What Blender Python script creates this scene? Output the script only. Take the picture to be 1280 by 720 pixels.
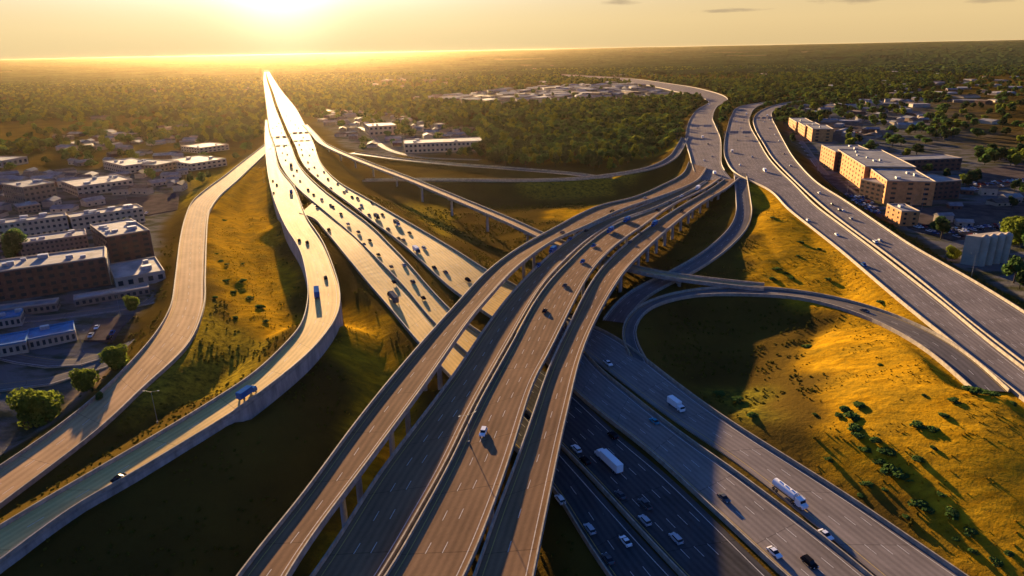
import bpy, math, random
import numpy as np
from mathutils import Vector
random.seed(7); rng = np.random.default_rng(7)
S = bpy.context.scene
for o in list(bpy.data.objects): bpy.data.objects.remove(o)
C = S.collection
# ---------------------------------------------------------------- camera
CH = 120.0; FP = 853.0; PITCH = math.radians(19.25); ROLL = math.radians(1.12)
_f = np.array([0, math.cos(PITCH), -math.sin(PITCH)]); _r0 = np.array([1, 0, 0.]); _u0 = np.array([0, math.sin(PITCH), math.cos(PITCH)])
_R = math.cos(ROLL)*_r0 - math.sin(ROLL)*_u0; _U = math.sin(ROLL)*_r0 + math.cos(ROLL)*_u0
cam_d = bpy.data.cameras.new('camera'); cam = bpy.data.objects.new('camera', cam_d); C.objects.link(cam)
cam_d.sensor_width = 36; cam_d.lens = 36*FP/1280; cam_d.clip_start = 1; cam_d.clip_end = 90000
from mathutils import Matrix
M3 = Matrix(((_R[0], _U[0], -_f[0]), (_R[1], _U[1], -_f[1]), (_R[2], _U[2], -_f[2])))
cam.matrix_world = Matrix.Translation((0, 0, CH)) @ M3.to_4x4()
S.camera = cam
# ---------------------------------------------------------------- sun, sky, exposure
SUN_EL = math.radians(8.2); SUN_AZ = math.radians(-17.0)     # azimuth measured from +Y towards +X
SD = Vector((math.cos(SUN_EL)*math.sin(SUN_AZ), math.cos(SUN_EL)*math.cos(SUN_AZ), math.sin(SUN_EL)))
sl = bpy.data.lights.new('sun', 'SUN'); sl.energy = 5.0; sl.angle = math.radians(0.6); sl.color = (1.0, 0.68, 0.34)
so = bpy.data.objects.new('sun', sl); C.objects.link(so); so.rotation_euler = SD.to_track_quat('Z', 'Y').to_euler()
S.view_settings.view_transform = 'Standard'; S.view_settings.look = 'None'; S.view_settings.gamma = 1
S.view_settings.exposure = 2.42
S.render.engine = 'CYCLES'
S.cycles.max_bounces = 4; S.cycles.diffuse_bounces = 2; S.cycles.glossy_bounces = 2; S.cycles.transmission_bounces = 2
S.cycles.volume_bounces = 0; S.cycles.transparent_max_bounces = 6
W = bpy.data.worlds.new('World'); S.world = W; W.use_nodes = True
wt = W.node_tree; wn = wt.nodes; wn.clear()
def wnode(t, **k):
    n = wn.new(t)
    for a, b in k.items(): setattr(n, a, b)
    return n
def wmath(op, a, b=None, c=None):
    n = wnode('ShaderNodeMath', operation=op)
    for i, v in enumerate((a, b, c)):
        if v is None: continue
        if isinstance(v, (int, float)): n.inputs[i].default_value = v
        else: wt.links.new(v, n.inputs[i])
    return n.outputs[0]
def wmix(fac, a, b, mode='MIX'):
    n = wnode('ShaderNodeMix', data_type='RGBA', blend_type=mode)
    for i, v in ((0, fac), (6, a), (7, b)):
        if isinstance(v, (int, float)): n.inputs[i].default_value = v
        elif isinstance(v, tuple): n.inputs[i].default_value = (*v, 1)
        else: wt.links.new(v, n.inputs[i])
    return n.outputs[2]
sky = wnode('ShaderNodeTexSky', sky_type='NISHITA'); sky.sun_disc = False
sky.sun_elevation = SUN_EL; sky.sun_rotation = SUN_AZ; sky.altitude = 100; sky.air_density = 1.0; sky.dust_density = 1.5; sky.ozone_density = 2.0
tc = wnode('ShaderNodeTexCoord'); sep = wnode('ShaderNodeSeparateXYZ'); wt.links.new(tc.outputs['Generated'], sep.inputs[0])
dotn = wnode('ShaderNodeVectorMath', operation='DOT_PRODUCT'); wt.links.new(tc.outputs['Generated'], dotn.inputs[0]); dotn.inputs[1].default_value = (math.cos(math.radians(5.6))*math.sin(SUN_AZ), math.cos(math.radians(5.6))*math.cos(SUN_AZ), math.sin(math.radians(5.6)))
dsun = wmath('MAXIMUM', dotn.outputs['Value'], 0.0); el = sep.outputs['Z']
# warm dusty band low in the sky, brighter towards the sun; blue zenith from the sky texture
band = wmath('POWER', 2.718, wmath('MULTIPLY', wmath('POWER', wmath('MULTIPLY', wmath('MAXIMUM', el, 0.0), 1/0.16), 3.0), -1.0))
glow1 = wmath('POWER', dsun, 520.0); glow2 = wmath('POWER', dsun, 12.0)
base = wmix(1.0, sky.outputs[0], (0.015, 0.028, 0.062), 'MULTIPLY')
away = wmath('MINIMUM', wmath('MAXIMUM', wmath('MULTIPLY', wmath('ADD', dotn.outputs['Value'], 0.35), 1.12), 0.0), 1.0)
bandc = wmix(glow2, wmix(away, (0.045, 0.043, 0.070), (0.155, 0.112, 0.053)), (0.196, 0.144, 0.070))
hzn = wmath('ADD', 0.88, wmath('MULTIPLY', wmath('MINIMUM', wmath('MULTIPLY', wmath('MAXIMUM', el, 0.0), 30.0), 1.0), 0.12))
hc = wnode('ShaderNodeCombineColor')
for i_, s_ in enumerate((1.0, 1.0, 0.9)): wt.links.new(wmath('POWER', hzn, s_), hc.inputs[i_])
bandc = wmix(1.0, bandc, hc.outputs[0], 'MULTIPLY')
col = wmix(wmath('MULTIPLY', band, 0.99), base, bandc)
col = wmix(1.0, col, wmix(glow1, (0, 0, 0), (0.20, 0.17, 0.12)), 'ADD')
# a few small torn clouds
mp = wnode('ShaderNodeMapping'); mp.inputs['Scale'].default_value = (9, 9, 46); wt.links.new(tc.outputs['Generated'], mp.inputs[0])
nz = wnode('ShaderNodeTexNoise'); nz.inputs['Scale'].default_value = 1.6; nz.inputs['Detail'].default_value = 7; nz.inputs['Roughness'].default_value = 0.6
wt.links.new(mp.outputs[0], nz.inputs['Vector'])
def blob(az, e, w, h):
    x = wmath('ARCTAN2', sep.outputs['X'], sep.outputs['Y'])
    a = wmath('MULTIPLY', wmath('SUBTRACT', x, math.radians(az)), 1/math.radians(w)); b = wmath('MULTIPLY', wmath('SUBTRACT', el, math.sin(math.radians(e))), 1/math.radians(h))
    r = wmath('ADD', wmath('MULTIPLY', a, a), wmath('MULTIPLY', b, b))
    return wmath('POWER', 2.718, wmath('MULTIPLY', r, -1.0))
CLOUDS = [(8.8, 3.35, 2.6, 0.42), (26.0, 3.1, 4.5, 0.6), (33.3, 2.5, 2.0, 0.32), (16.5, 2.45, 4.0, 0.22), (5.8, 3.7, 1.8, .3), (-40, 6, 6, .6), (44, 5, 6, .8), (3, 9, 14, 1.6)]
bs = None
for q in CLOUDS:
    b_ = blob(*q); bs = b_ if bs is None else wmath('MAXIMUM', bs, b_)
cm = wmath('MULTIPLY', wmath('SMOOTH_MIN', wmath('MAXIMUM', wmath('MULTIPLY', wmath('SUBTRACT', wmath('ADD', nz.outputs[0], wmath('MULTIPLY', bs, 0.55)), 0.82), 5.0), 0.0), 1.0, 0.2), 0.62)
col = wmix(cm, col, (0.075, 0.056, 0.036))
bg = wnode('ShaderNodeBackground'); wt.links.new(col, bg.inputs[0]); bg.inputs[1].default_value = 1.0
wo = wnode('ShaderNodeOutputWorld'); wt.links.new(bg.outputs[0], wo.inputs[0])

# ---------------------------------------------------------------- helpers
def P(x, y, z=0.0):
    """measured point of the photograph -> world point at height z"""
    d = _f + (x-640)/FP*_R - (y-360)/FP*_U
    t = (z-CH)/d[2]
    return np.array([d[0]*t, d[1]*t, z])
def proj(pts):
    q = pts - np.array([0, 0, CH]); zc = q@_f; zc = np.where(zc < 1, 1, zc)
    return 640+FP*(q@_R)/zc, 360-FP*(q@_U)/zc
def mk(name, verts, faces, mats, parent=None, fm=None, uvs=None, smooth=False, loc=None):
    """one mesh object; verts are world points (or local if loc given)"""
    me = bpy.data.meshes.new(name)
    org = np.zeros(3)
    v = np.asarray(verts, float)
    if parent is not None and loc is None: org = np.array(parent['_loc'])
    elif loc is None: org = np.array([*v.mean(0)[:2], v[:, 2].min()])
    me.from_pydata((v-org).tolist() if loc is None else v.tolist(), [], [list(map(int, f)) for f in faces])
    for m in (mats if isinstance(mats, (list, tuple)) else [mats]): me.materials.append(m)
    if fm is not None: me.polygons.foreach_set('material_index', np.asarray(fm, 'i'))
    if smooth: me.polygons.foreach_set('use_smooth', np.ones(len(me.polygons), bool))
    if uvs is not None:
        li = np.zeros(len(me.loops), 'i'); me.loops.foreach_get('vertex_index', li)
        for k, u in enumerate(uvs):
            l = me.uv_layers.new(name='UV%d' % k); l.data.foreach_set('uv', np.asarray(u, 'f')[li].ravel())
    me.update()
    o = bpy.data.objects.new(name, me); C.objects.link(o)
    if parent is not None: o.parent = parent
    elif loc is None: o.location = org.tolist()
    else: o.location = loc
    return o
def tag(o, label=None, cat=None, group=None, kind=None):
    for k, v in (('label', label), ('category', cat), ('group', group), ('kind', kind)):
        if v: o[k] = v
    return o
def thing(name, label, cat, loc, rz=0, group=None):
    o = bpy.data.objects.new(name, None); C.objects.link(o); o.location = [float(q) for q in loc]; o.rotation_euler = (0, 0, rz)
    o['_loc'] = [float(q) for q in loc]; o.empty_display_size = 2
    return tag(o, label, cat, group)
class MB:
    def __init__(s): s.v = []; s.f = []; s.m = []
    def add(s, v, f, m=0):
        b = len(s.v); s.v += [tuple(map(float, q)) for q in v]; s.f += [[b+i for i in q] for q in f]; s.m += [m]*len(f)
    def box(s, c, d, rz=0, m=0, top=None):
        cx, cy, cz = c; a, b, h = d[0]/2, d[1]/2, d[2]; ta, tb = (a, b) if top is None else (top[0]/2, top[1]/2)
        co, si = math.cos(rz), math.sin(rz); vs = []
        for z, A, B in ((0, a, b), (h, ta, tb)):
            for x, y in ((-A, -B), (A, -B), (A, B), (-A, B)): vs.append((cx+x*co-y*si, cy+x*si+y*co, cz+z))
        s.add(vs, [(3, 2, 1, 0), (4, 5, 6, 7), (0, 1, 5, 4), (1, 2, 6, 5), (2, 3, 7, 6), (3, 0, 4, 7)], m)
    def cyl(s, a, b, r0, r1=None, n=10, m=0):
        a = Vector(a); b = Vector(b); r1 = r0 if r1 is None else r1; d = (b-a).normalized()
        u = d.orthogonal().normalized(); w = d.cross(u); vs = []
        for c, r in ((a, r0), (b, r1)):
            for i in range(n):
                t = 2*math.pi*i/n; vs.append(c+u*r*math.cos(t)+w*r*math.sin(t))
        s.add(vs, [(i, (i+1) % n, n+(i+1) % n, n+i) for i in range(n)]+[tuple(range(n))[::-1], tuple(range(n, 2*n))], m)
    def build(s, name, mats, parent=None, loc=None, smooth=False):
        return mk(name, s.v, s.f, mats, parent, s.m, None, smooth, loc)
def child(name, mesh, parent, loc=(0, 0, 0), rz=0):
    o = bpy.data.objects.new(name, mesh); C.objects.link(o); o.parent = parent; o.location = loc; o.rotation_euler = (0, 0, rz); return o
# ---------------------------------------------------------------- materials
def mat(name, col, rough=0.8, noise=0.0, scale=1.0, metal=0.0, spec=0.08, col2=None, bump=0.0, stretch=None, trans=0.0):
    m = bpy.data.materials.new(name); m.use_nodes = True; nt = m.node_tree; b = nt.nodes['Principled BSDF']
    b.inputs['Roughness'].default_value = rough; b.inputs['Metallic'].default_value = metal; b.inputs['Specular IOR Level'].default_value = spec
    b.inputs['Base Color'].default_value = (*col, 1)
    if noise or col2:
        t = nt.nodes.new('ShaderNodeTexCoord'); n = nt.nodes.new('ShaderNodeTexNoise'); n.inputs['Scale'].default_value = scale; n.inputs['Detail'].default_value = 6; n.inputs['Roughness'].default_value = 0.65
        if stretch:
            mp = nt.nodes.new('ShaderNodeMapping'); mp.inputs['Scale'].default_value = stretch; nt.links.new(t.outputs['Object'], mp.inputs[0]); nt.links.new(mp.outputs[0], n.inputs['Vector'])
        else: nt.links.new(t.outputs['Object'], n.inputs['Vector'])
        r = nt.nodes.new('ShaderNodeValToRGB'); c2 = col2 or tuple(max(0, c*(1-noise)) for c in col); c1 = col if col2 else tuple(c*(1+noise*0.5) for c in col)
        r.color_ramp.elements[0].position = 0.35; r.color_ramp.elements[1].position = 0.65
        r.color_ramp.elements[0].color = (*c2, 1); r.color_ramp.elements[1].color = (*c1, 1)
        nt.links.new(n.outputs[0], r.inputs[0]); nt.links.new(r.outputs[0], b.inputs['Base Color'])
        if bump:
            bp = nt.nodes.new('ShaderNodeBump'); bp.inputs['Strength'].default_value = bump; bp.inputs['Distance'].default_value = 1.0/scale; nt.links.new(n.outputs[0], bp.inputs['Height']); nt.links.new(bp.outputs[0], b.inputs['Normal'])
    if trans:
        b.inputs['Transmission Weight'].default_value = 0
        tr = nt.nodes.new('ShaderNodeBsdfTranslucent'); tr.inputs[0].default_value = (col[0]*1.6, col[1]*1.7, col[2]*.8, 1); mx = nt.nodes.new('ShaderNodeMixShader'); mx.inputs[0].default_value = trans
        if b.inputs['Base Color'].links: nt.links.new(b.inputs['Base Color'].links[0].from_socket, tr.inputs[0])
        nt.links.new(b.outputs[0], mx.inputs[1]); nt.links.new(tr.outputs[0], mx.inputs[2]); nt.links.new(mx.outputs[0], nt.nodes['Material Output'].inputs[0])
    return m
def road_mat(name, col, rough=0.45, wear=0.3, lane=3.7, sh0=2.0, sh1=2.0, yellow_left=True, dashes=True, spec=0.5, bump=0.0):
    """asphalt or concrete roadway: lane paint, tyre polish along the lanes, joints and patches; UV0=(m from left edge, m along), UV1.x=m from right edge"""
    m = bpy.data.materials.new(name); m.use_nodes = True; nt = m.node_tree; N = nt.nodes; L = nt.links; b = N['Principled BSDF']
    def M(op, a, c=None, d=None):
        n = N.new('ShaderNodeMath'); n.operation = op
        for i, v in enumerate((a, c, d)):
            if v is None: continue
            if isinstance(v, (int, float)): n.inputs[i].default_value = v
            else: L.new(v, n.inputs[i])
        return n.outputs[0]
    def MX(f, a, c, mode='MIX'):
        n = N.new('ShaderNodeMix'); n.data_type = 'RGBA'; n.blend_type = mode
        for i, v in ((0, f), (6, a), (7, c)):
            if isinstance(v, (int, float)): n.inputs[i].default_value = v
            elif isinstance(v, tuple): n.inputs[i].default_value = (*v, 1)
            else: L.new(v, n.inputs[i])
        return n.outputs[2]
    u0 = N.new('ShaderNodeUVMap'); u0.uv_map = 'UV0'; u1 = N.new('ShaderNodeUVMap'); u1.uv_map = 'UV1'
    s0 = N.new('ShaderNodeSeparateXYZ'); L.new(u0.outputs[0], s0.inputs[0]); s1 = N.new('ShaderNodeSeparateXYZ'); L.new(u1.outputs[0], s1.inputs[0])
    u, v, w = s0.outputs[0], s0.outputs[1], s1.outputs[0]
    def noise(sx, sy, sc, det=5):
        mp = N.new('ShaderNodeMapping'); mp.inputs['Scale'].default_value = (sx, sy, 1); L.new(u0.outputs[0], mp.inputs[0])
        n = N.new('ShaderNodeTexNoise'); n.inputs['Scale'].default_value = sc; n.inputs['Detail'].default_value = det; n.inputs['Roughness'].default_value = 0.6; L.new(mp.outputs[0], n.inputs['Vector']); return n.outputs[0]
    streak = noise(1.0, 0.06, 0.35); patch = noise(0.25, 0.12, 0.4, 4); fine = noise(1, 0.6, 1.6)
    f = M('ADD', M('MULTIPLY', M('SUBTRACT', streak, 0.5), 1.5*wear), M('ADD', M('MULTIPLY', M('SUBTRACT', patch, 0.5), 2.6*wear), M('MULTIPLY', M('SUBTRACT', fine, 0.5), 0.9*wear)))
    # tyre tracks: two darker bands in every lane
    ph = M('FRACT', M('DIVIDE', M('SUBTRACT', u, sh0), lane))
    tr = M('POWER', M('ABSOLUTE', M('COSINE', M('MULTIPLY', ph, 2*math.pi))), 2.0)
    f = M('SUBTRACT', M('ADD', 1.0, f), M('MULTIPLY', M('SUBTRACT', 1.0, tr), -0.0)); f = M('SUBTRACT', f, M('MULTIPLY', M('MULTIPLY', tr, M('ADD', 0.4, streak)), 0.20*wear/0.3))
    jo = M('LESS_THAN', M('FRACT', M('DIVIDE', v, 24.0)), 0.012); f = M('MULTIPLY', f, M('SUBTRACT', 1.0, M('MULTIPLY', jo, 0.35)))
    cc = MX(1.0, (*col,), f, 'MULTIPLY')
    nwn = N.new('ShaderNodeCombineColor')
    for i in range(3): L.new(f, nwn.inputs[i])
    cc = MX(1.0, tuple(col), nwn.outputs[0], 'MULTIPLY')
    def band(x, a, t): return M('MULTIPLY', M('GREATER_THAN', x, a), M('LESS_THAN', x, a+t))
    le = band(u, sh0-0.25, 0.24); re = band(w, sh1-0.25, 0.24)
    ln = M('MULTIPLY', M('LESS_THAN', M('MULTIPLY', ph, lane), 0.20), M('MULTIPLY', M('GREATER_THAN', u, sh0+1.0), M('GREATER_THAN', w, sh1+1.8)))
    ln = M('MULTIPLY', ln, M('LESS_THAN', M('FRACT', M('DIVIDE', v, 12.0)), 0.32)) if dashes else M('MULTIPLY', ln, 0.0)
    wp = M('ADD', 0.08, M('MULTIPLY', fine, 0.65))
    cc = MX(M('MULTIPLY', le, wp), cc, (0.62, 0.43, 0.10) if yellow_left else (0.66, 0.64, 0.58))
    cc = MX(M('MULTIPLY', M('MAXIMUM', re, ln), wp), cc, (0.68, 0.66, 0.60))
    L.new(cc, b.inputs['Base Color']); b.inputs['Specular IOR Level'].default_value = spec
    L.new(M('ADD', rough-0.1, M('MULTIPLY', streak, 0.2)), b.inputs['Roughness'])
    return m
MT = {}
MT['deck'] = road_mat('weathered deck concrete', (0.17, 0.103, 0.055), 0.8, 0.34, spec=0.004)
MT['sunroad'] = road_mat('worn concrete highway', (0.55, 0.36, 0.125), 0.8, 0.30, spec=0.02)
MT['ramp'] = road_mat('single lane ramp concrete', (0.38, 0.235, 0.11), 0.8, 0.34, lane=5.2, spec=0.008)
MT['asphalt'] = road_mat('shaded highway asphalt', (0.05, 0.047, 0.046), 0.75, 0.42, spec=0.005)  # darker copy: shade of the lower carriageways put into the colour
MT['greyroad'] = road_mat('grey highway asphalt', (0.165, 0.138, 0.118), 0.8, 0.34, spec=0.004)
MT['greyramp'] = road_mat('grey ramp asphalt', (0.10, 0.088, 0.08), 0.6, 0.34, lane=4.6, sh0=1.2, sh1=1.2, spec=0.004)
MT['concrete'] = mat('barrier concrete', (0.27, 0.225, 0.165), 0.85, 0.35, 0.5, spec=0.15)
MT['girder'] = mat('girder concrete', (0.24, 0.22, 0.19), 0.8, 0.45, 0.25, stretch=(1, 1, .3))
MT['pier'] = mat('pier concrete', (0.28, 0.26, 0.23), 0.8, 0.42, 0.25, stretch=(1, 1, .3))
MT['steel'] = mat('galvanised steel', (0.16, 0.16, 0.155), 0.6, metal=0.3)
MT['glass'] = mat('window glass', (0.02, 0.022, 0.025), 0.2, spec=0.35)
MT['carglass'] = mat('car glass', (0.014, 0.016, 0.02), 0.35, spec=0.08)
MT['tyre'] = mat('tyre rubber', (0.015, 0.015, 0.015), 0.85)
MT['rim'] = mat('wheel rim', (0.35, 0.35, 0.36), 0.35, metal=0.8)
MT['lens'] = mat('clear lamp lens', (0.7, 0.7, 0.66), 0.15)
MT['redlens'] = mat('red lamp lens', (0.30, 0.01, 0.01), 0.2)
MT['sheet'] = mat('sign sheet', (0.20, 0.21, 0.21), 0.5, metal=0.3)
for n_, c_ in dict(black=(0.012, 0.012, 0.014), white=(0.75, 0.75, 0.73), silver=(0.38, 0.39, 0.40), red=(0.30, 0.02, 0.015), blue=(0.03, 0.10, 0.28), grey=(0.10, 0.105, 0.11), teal=(0.05, 0.26, 0.34)).items():
    MT['paint_'+n_] = mat('car paint '+n_, tuple(q*.8 for q in c_), 0.6, spec=0.0)
MT['foliage'] = mat('leaf foliage', (0.078, 0.132, 0.032), 0.7, col2=(0.034, 0.064, 0.018), scale=0.25, trans=0.45, spec=0.0)
MT['foliage2'] = mat('yellow green foliage', (0.16, 0.19, 0.022), 0.7, col2=(0.07, 0.09, 0.016), scale=0.4, trans=0.42, spec=0.0)
MT['foliage3'] = mat('dark evergreen foliage', (0.040, 0.062, 0.020), 0.7, col2=(0.020, 0.034, 0.012), scale=0.3, trans=0.25, spec=0.0)
MT['tuft1'] = mat('dry grass tuft', (0.33, 0.19, 0.012), 0.95, 0.4, 0.4, spec=0.0, trans=0.3)
MT['tuft2'] = mat('olive weed tuft', (0.10, 0.085, 0.014), 0.95, 0.4, 0.4, spec=0.0, trans=0.3)
MT['bark'] = mat('tree bark', (0.06, 0.045, 0.03), 0.9, 0.4, 2.0)
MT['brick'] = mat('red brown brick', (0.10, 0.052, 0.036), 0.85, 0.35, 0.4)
MT['brick_lit'] = mat('orange brick', (0.45, 0.20, 0.07), 0.85, 0.28, 0.35)  # sunlit copy of the brick, the low sun's orange put into the colour
MT['stucco'] = mat('beige stucco', (0.36, 0.29, 0.20), 0.85, 0.2, 0.2)
MT['pale'] = mat('pale rendered wall', (0.30, 0.24, 0.18), 0.8, 0.2, 0.2)
MT['greywall'] = mat('grey panel wall', (0.15, 0.12, 0.095), 0.8, 0.25, 0.3)
MT['roofpale'] = mat('pale roof membrane', (0.25, 0.22, 0.19), 0.8, 0.45, 0.12, spec=0.05)
MT['roofgrey'] = mat('grey gravel roof', (0.17, 0.165, 0.16), 0.9, 0.4, 0.15, spec=0.05)
MT['roofblue'] = mat('blue metal roof', (0.04, 0.15, 0.27), 0.7, 0.35, 0.2, spec=0.05)
MT['roofbrown'] = mat('brown shingle roof', (0.11, 0.075, 0.055), 0.85, 0.35, 0.3, spec=0.05)
MT['unit'] = mat('rooftop unit metal', (0.30, 0.30, 0.29), 0.5, 0.3, 0.8, metal=0.3)
# ---------------------------------------------------------------- road geometry
def cr(pts, seg):
    """Catmull-Rom through rows of pts (n,k) -> dense rows"""
    pts = np.asarray(pts, float); n = len(pts); out = []
    for i in range(n-1):
        p0 = pts[i-1] if i > 0 else 2*pts[0]-pts[1]; p1 = pts[i]; p2 = pts[i+1]; p3 = pts[i+2] if i+2 < n else 2*pts[-1]-pts[-2]
        c1 = np.linalg.norm((p2-p1)[:2]); k = max(1, int(c1/seg)); 
        # centripetal-like damping for uneven spacing
        d0 = max(np.linalg.norm((p1-p0)[:2]), 1e-3); d1 = max(c1, 1e-3); d2 = max(np.linalg.norm((p3-p2)[:2]), 1e-3)
        m1 = ((p1-p0)/d0*d1+(p2-p1))/2; m2 = ((p3-p2)/d2*d1+(p2-p1))/2
        if i == 0: m1 = p2-p1
        if i == n-2: m2 = p2-p1
        for j in range(k):
            t = j/k; out.append((2*t**3-3*t**2+1)*p1+(t**3-2*t**2+t)*m1+(-2*t**3+3*t**2)*p2+(t**3-t**2)*m2)
    out.append(pts[-1]); return np.array(out)
ROADS = {}; ATG = []; ATGO = []          # every road's dense edges; the ones the ground must meet
def ribbon(name, st, seg=5.0, width=None):
    """st rows: (Lx,Ly,Rx,Ry,z) edges read off the photograph, or (x,y,z) centre line with a width in metres. Rows run away from/along the road."""
    if width is None:
        rows = np.array([np.concatenate([P(a, b, z), P(c, d, z)]) for a, b, c, d, z in st]); D = cr(rows, seg); Lp, Rp = D[:, :3], D[:, 3:]
    else:
        rows = np.array([np.concatenate([P(a, b, z), [0, 0, 0]]) for a, b, z in st]); D = cr(rows, seg)[:, :3]
        t = np.gradient(D[:, :2], axis=0); t /= np.linalg.norm(t, axis=1)[:, None]; nrm = np.stack([-t[:, 1], t[:, 0], 0*t[:, 0]], 1)
        Lp, Rp = D+nrm*width/2, D-nrm*width/2
    # a smoothing pass takes the kinks of hand-read points out
    for _ in range(6):
        for q in (Lp, Rp): q[1:-1] = 0.25*q[:-2]+0.5*q[1:-1]+0.25*q[2:]
    ROADS[name] = (Lp, Rp); return Lp, Rp
def orient(Lp, Rp):
    c = (Lp+Rp)/2; t = np.gradient(c[:, :2], axis=0); d = (Rp-Lp)[:, :2]
    return (t[:, 0]*d[:, 1]-t[:, 1]*d[:, 0]).sum() < 0     # right edge truly right of travel
def top_mesh(name, Lp, Rp, m, parent=None, skirt=0.0, dz=0.0):
    n = len(Lp); wdt = np.linalg.norm((Rp-Lp)[:, :2], axis=1); al = np.concatenate([[0], np.cumsum(np.linalg.norm(np.diff((Lp+Rp)/2, axis=0), axis=1))])
    K = 1; v = np.concatenate([Lp, Rp])+[0, 0, dz]; f = []; up = orient(Lp, Rp)
    for i in range(n-1):
        q = (i, n+i, n+i+1, i+1); f.append(q if up else q[::-1])
    # width across the road at right angles to travel
    t = np.gradient(((Lp+Rp)/2)[:, :2], axis=0); t /= np.linalg.norm(t, axis=1)[:, None]+1e-9
    d = (Rp-Lp)[:, :2]; pw = np.abs(t[:, 0]*d[:, 1]-t[:, 1]*d[:, 0])
    u0 = np.concatenate([np.stack([0*pw, al], 1), np.stack([pw, al], 1)]); u1 = np.concatenate([np.stack([pw, al], 1), np.stack([0*pw, al], 1)])
    mi = [0]*(n-1); mats = [m]
    if skirt:
        b = len(v); v = np.concatenate([v, Lp-[0, 0, skirt], Rp-[0, 0, skirt]]); u0 = np.concatenate([u0]*2); u1 = np.concatenate([u1]*2)
        for i in range(n-1):
            f += [(i, i+1, b+i+1, b+i), (n+i, b+n+i, b+n+i+1, n+i+1)]; mi += [1, 1]
        mats = [m, MT['concrete']]
    return mk(name, v, f, mats, parent, mi, (u0, u1))
def wall_strip(pts, inward, w, h0, h1, mb):
    """box-section strip along pts (n,3); inward = unit vectors (n,2) towards the road; base at z+h0, top at z+h1, slightly battered"""
    n = len(pts); iv = np.concatenate([inward, np.zeros((n, 1))], 1)
    a = pts+[0, 0, h0]; b = pts+iv*w+[0, 0, h0]; c = pts+iv*w*0.8+[0, 0, h1]; d = pts+iv*w*0.15+[0, 0, h1]
    v = np.concatenate([a, b, c, d]); f = []
    for i in range(n-1):
        for k in range(4):
            j = (k+1) % 4; f.append((k*n+i, j*n+i, j*n+i+1, k*n+i+1))
    f += [(0, n, 2*n, 3*n)[::-1], (n-1, 2*n-1, 3*n-1, 4*n-1)]
    mb.add(v, f)
def inward(A, B):
    t = np.gradient(A[:, :2], axis=0); t /= np.linalg.norm(t, axis=1)[:, None]+1e-9; nr = np.stack([-t[:, 1], t[:, 0]], 1)
    s = np.sign(((B-A)[:, :2]*nr).sum(1)); s[s == 0] = 1
    s = np.sign(s.sum()) if abs(s.sum()) > 0 else 1
    return nr*s
def rail(name, A, B, label, cat, group=None, parent=None, w=0.55, h=1.15, h0=-0.02, i0=0, i1=None, m='concrete'):
    iw = inward(A, B); mb = MB(); sl_ = slice(i0, i1); wall_strip(A[sl_], iw[sl_], w, h0, h, mb)
    o = mb.build(name, MT[m], parent)
    return o if parent is not None else tag(o, label, cat, group)
def at_grade(key, name, st, m, label=None, seg=5.0, width=None, skirt=0.5, ground=True, dz=0.0):
    Lp, Rp = ribbon(key, st, seg, width)
    o = top_mesh(name, Lp, Rp, MT[m], skirt=skirt, dz=dz); o['kind'] = 'structure'
    if ground: ATG.append((Lp, Rp, 0.0))
    return Lp, Rp
def gz(x, y): return ground_z(np.array([[x, y]]))[0]
def flyover(key, label, st, m, seg=4.0, width=None, pier_gap=32.0, th=2.0, solid=None, pier_from=0, pier_to=None, group='raised roadways of the interchange', cat='flyover', rails=(1, 1), skip=(), rh=1.15):
    """raised road: roadway, girder, parapets, piers (or solid side walls over the index range solid=(i0,i1) in metres)"""
    Lp, Rp = ribbon(key, st, seg, width); n = len(Lp); c = (Lp+Rp)/2
    loc = c[n//2].copy(); loc[2] = 0.0
    t = thing('flyover', label, cat, loc, group=group)
    top_mesh('roadway', Lp, Rp, MT[m], t)
    iwL, iwR = inward(Lp, Rp), inward(Rp, Lp)
    def off(A, iw, d, z): return A+np.concatenate([iw*d, np.zeros((n, 1))], 1)+[0, 0, z]
    # girder: edge beam + box underneath
    prof = [off(Lp, iwL, 0, -0.01), off(Lp, iwL, 0, -0.75), off(Lp, iwL, 1.6, -1.0), off(Lp, iwL, 2.2, -th), off(Rp, iwR, 2.2, -th), off(Rp, iwR, 1.6, -1.0), off(Rp, iwR, 0, -0.75), off(Rp, iwR, 0, -0.01)]
    v = np.concatenate(prof); f = []
    for i in range(n-1):
        for k in range(7): f.append((k*n+i, k*n+i+1, (k+1)*n+i+1, (k+1)*n+i))
    f += [tuple(k*n for k in range(8)), tuple(k*n+n-1 for k in range(8))[::-1]]
    mk('girder', v, f, MT['girder'], t)
    for A, B, k in ((Lp, Rp, 0), (Rp, Lp, 1)):
        if rails[k]: rail('parapet', A, B, None, None, parent=t, h=rh)
    al = np.concatenate([[0], np.cumsum(np.linalg.norm(np.diff(c, axis=0), axis=1))])
    if solid:
        ii = np.where((al >= solid[0]) & (al <= solid[1]))[0]; i0, i1 = ii[0], ii[-1]
        for A, iw in ((Lp, iwL), (Rp, iwR)):
            q = off(A, iw, 0.12, -0.76)[i0:i1+1]; b = q.copy(); b[:, 2] = -22; q2 = off(A, iw, 0.7, -0.76)[i0:i1+1]; b2 = q2.copy(); b2[:, 2] = -22
            k = len(q); vv = np.concatenate([q, b, b2, q2]); ff = []
            for i in range(k-1):
                for z_ in range(4): ff.append((z_*k+i, z_*k+i+1, ((z_+1) % 4)*k+i+1, ((z_+1) % 4)*k+i))
            ff += [(0, k, 2*k, 3*k), (k-1, 4*k-1, 3*k-1, 2*k-1)]
            mk('retaining_wall', vv, ff, MT['pier'], t)
    lastp = -pier_gap*0.5; pend = al[-1] if pier_to is None else pier_to
    PIERS.append((t, Lp, Rp, al, pier_gap, th, solid, pier_from, pend, skip))
    return t, Lp, Rp
PIERS = []
GROADS = []
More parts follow.
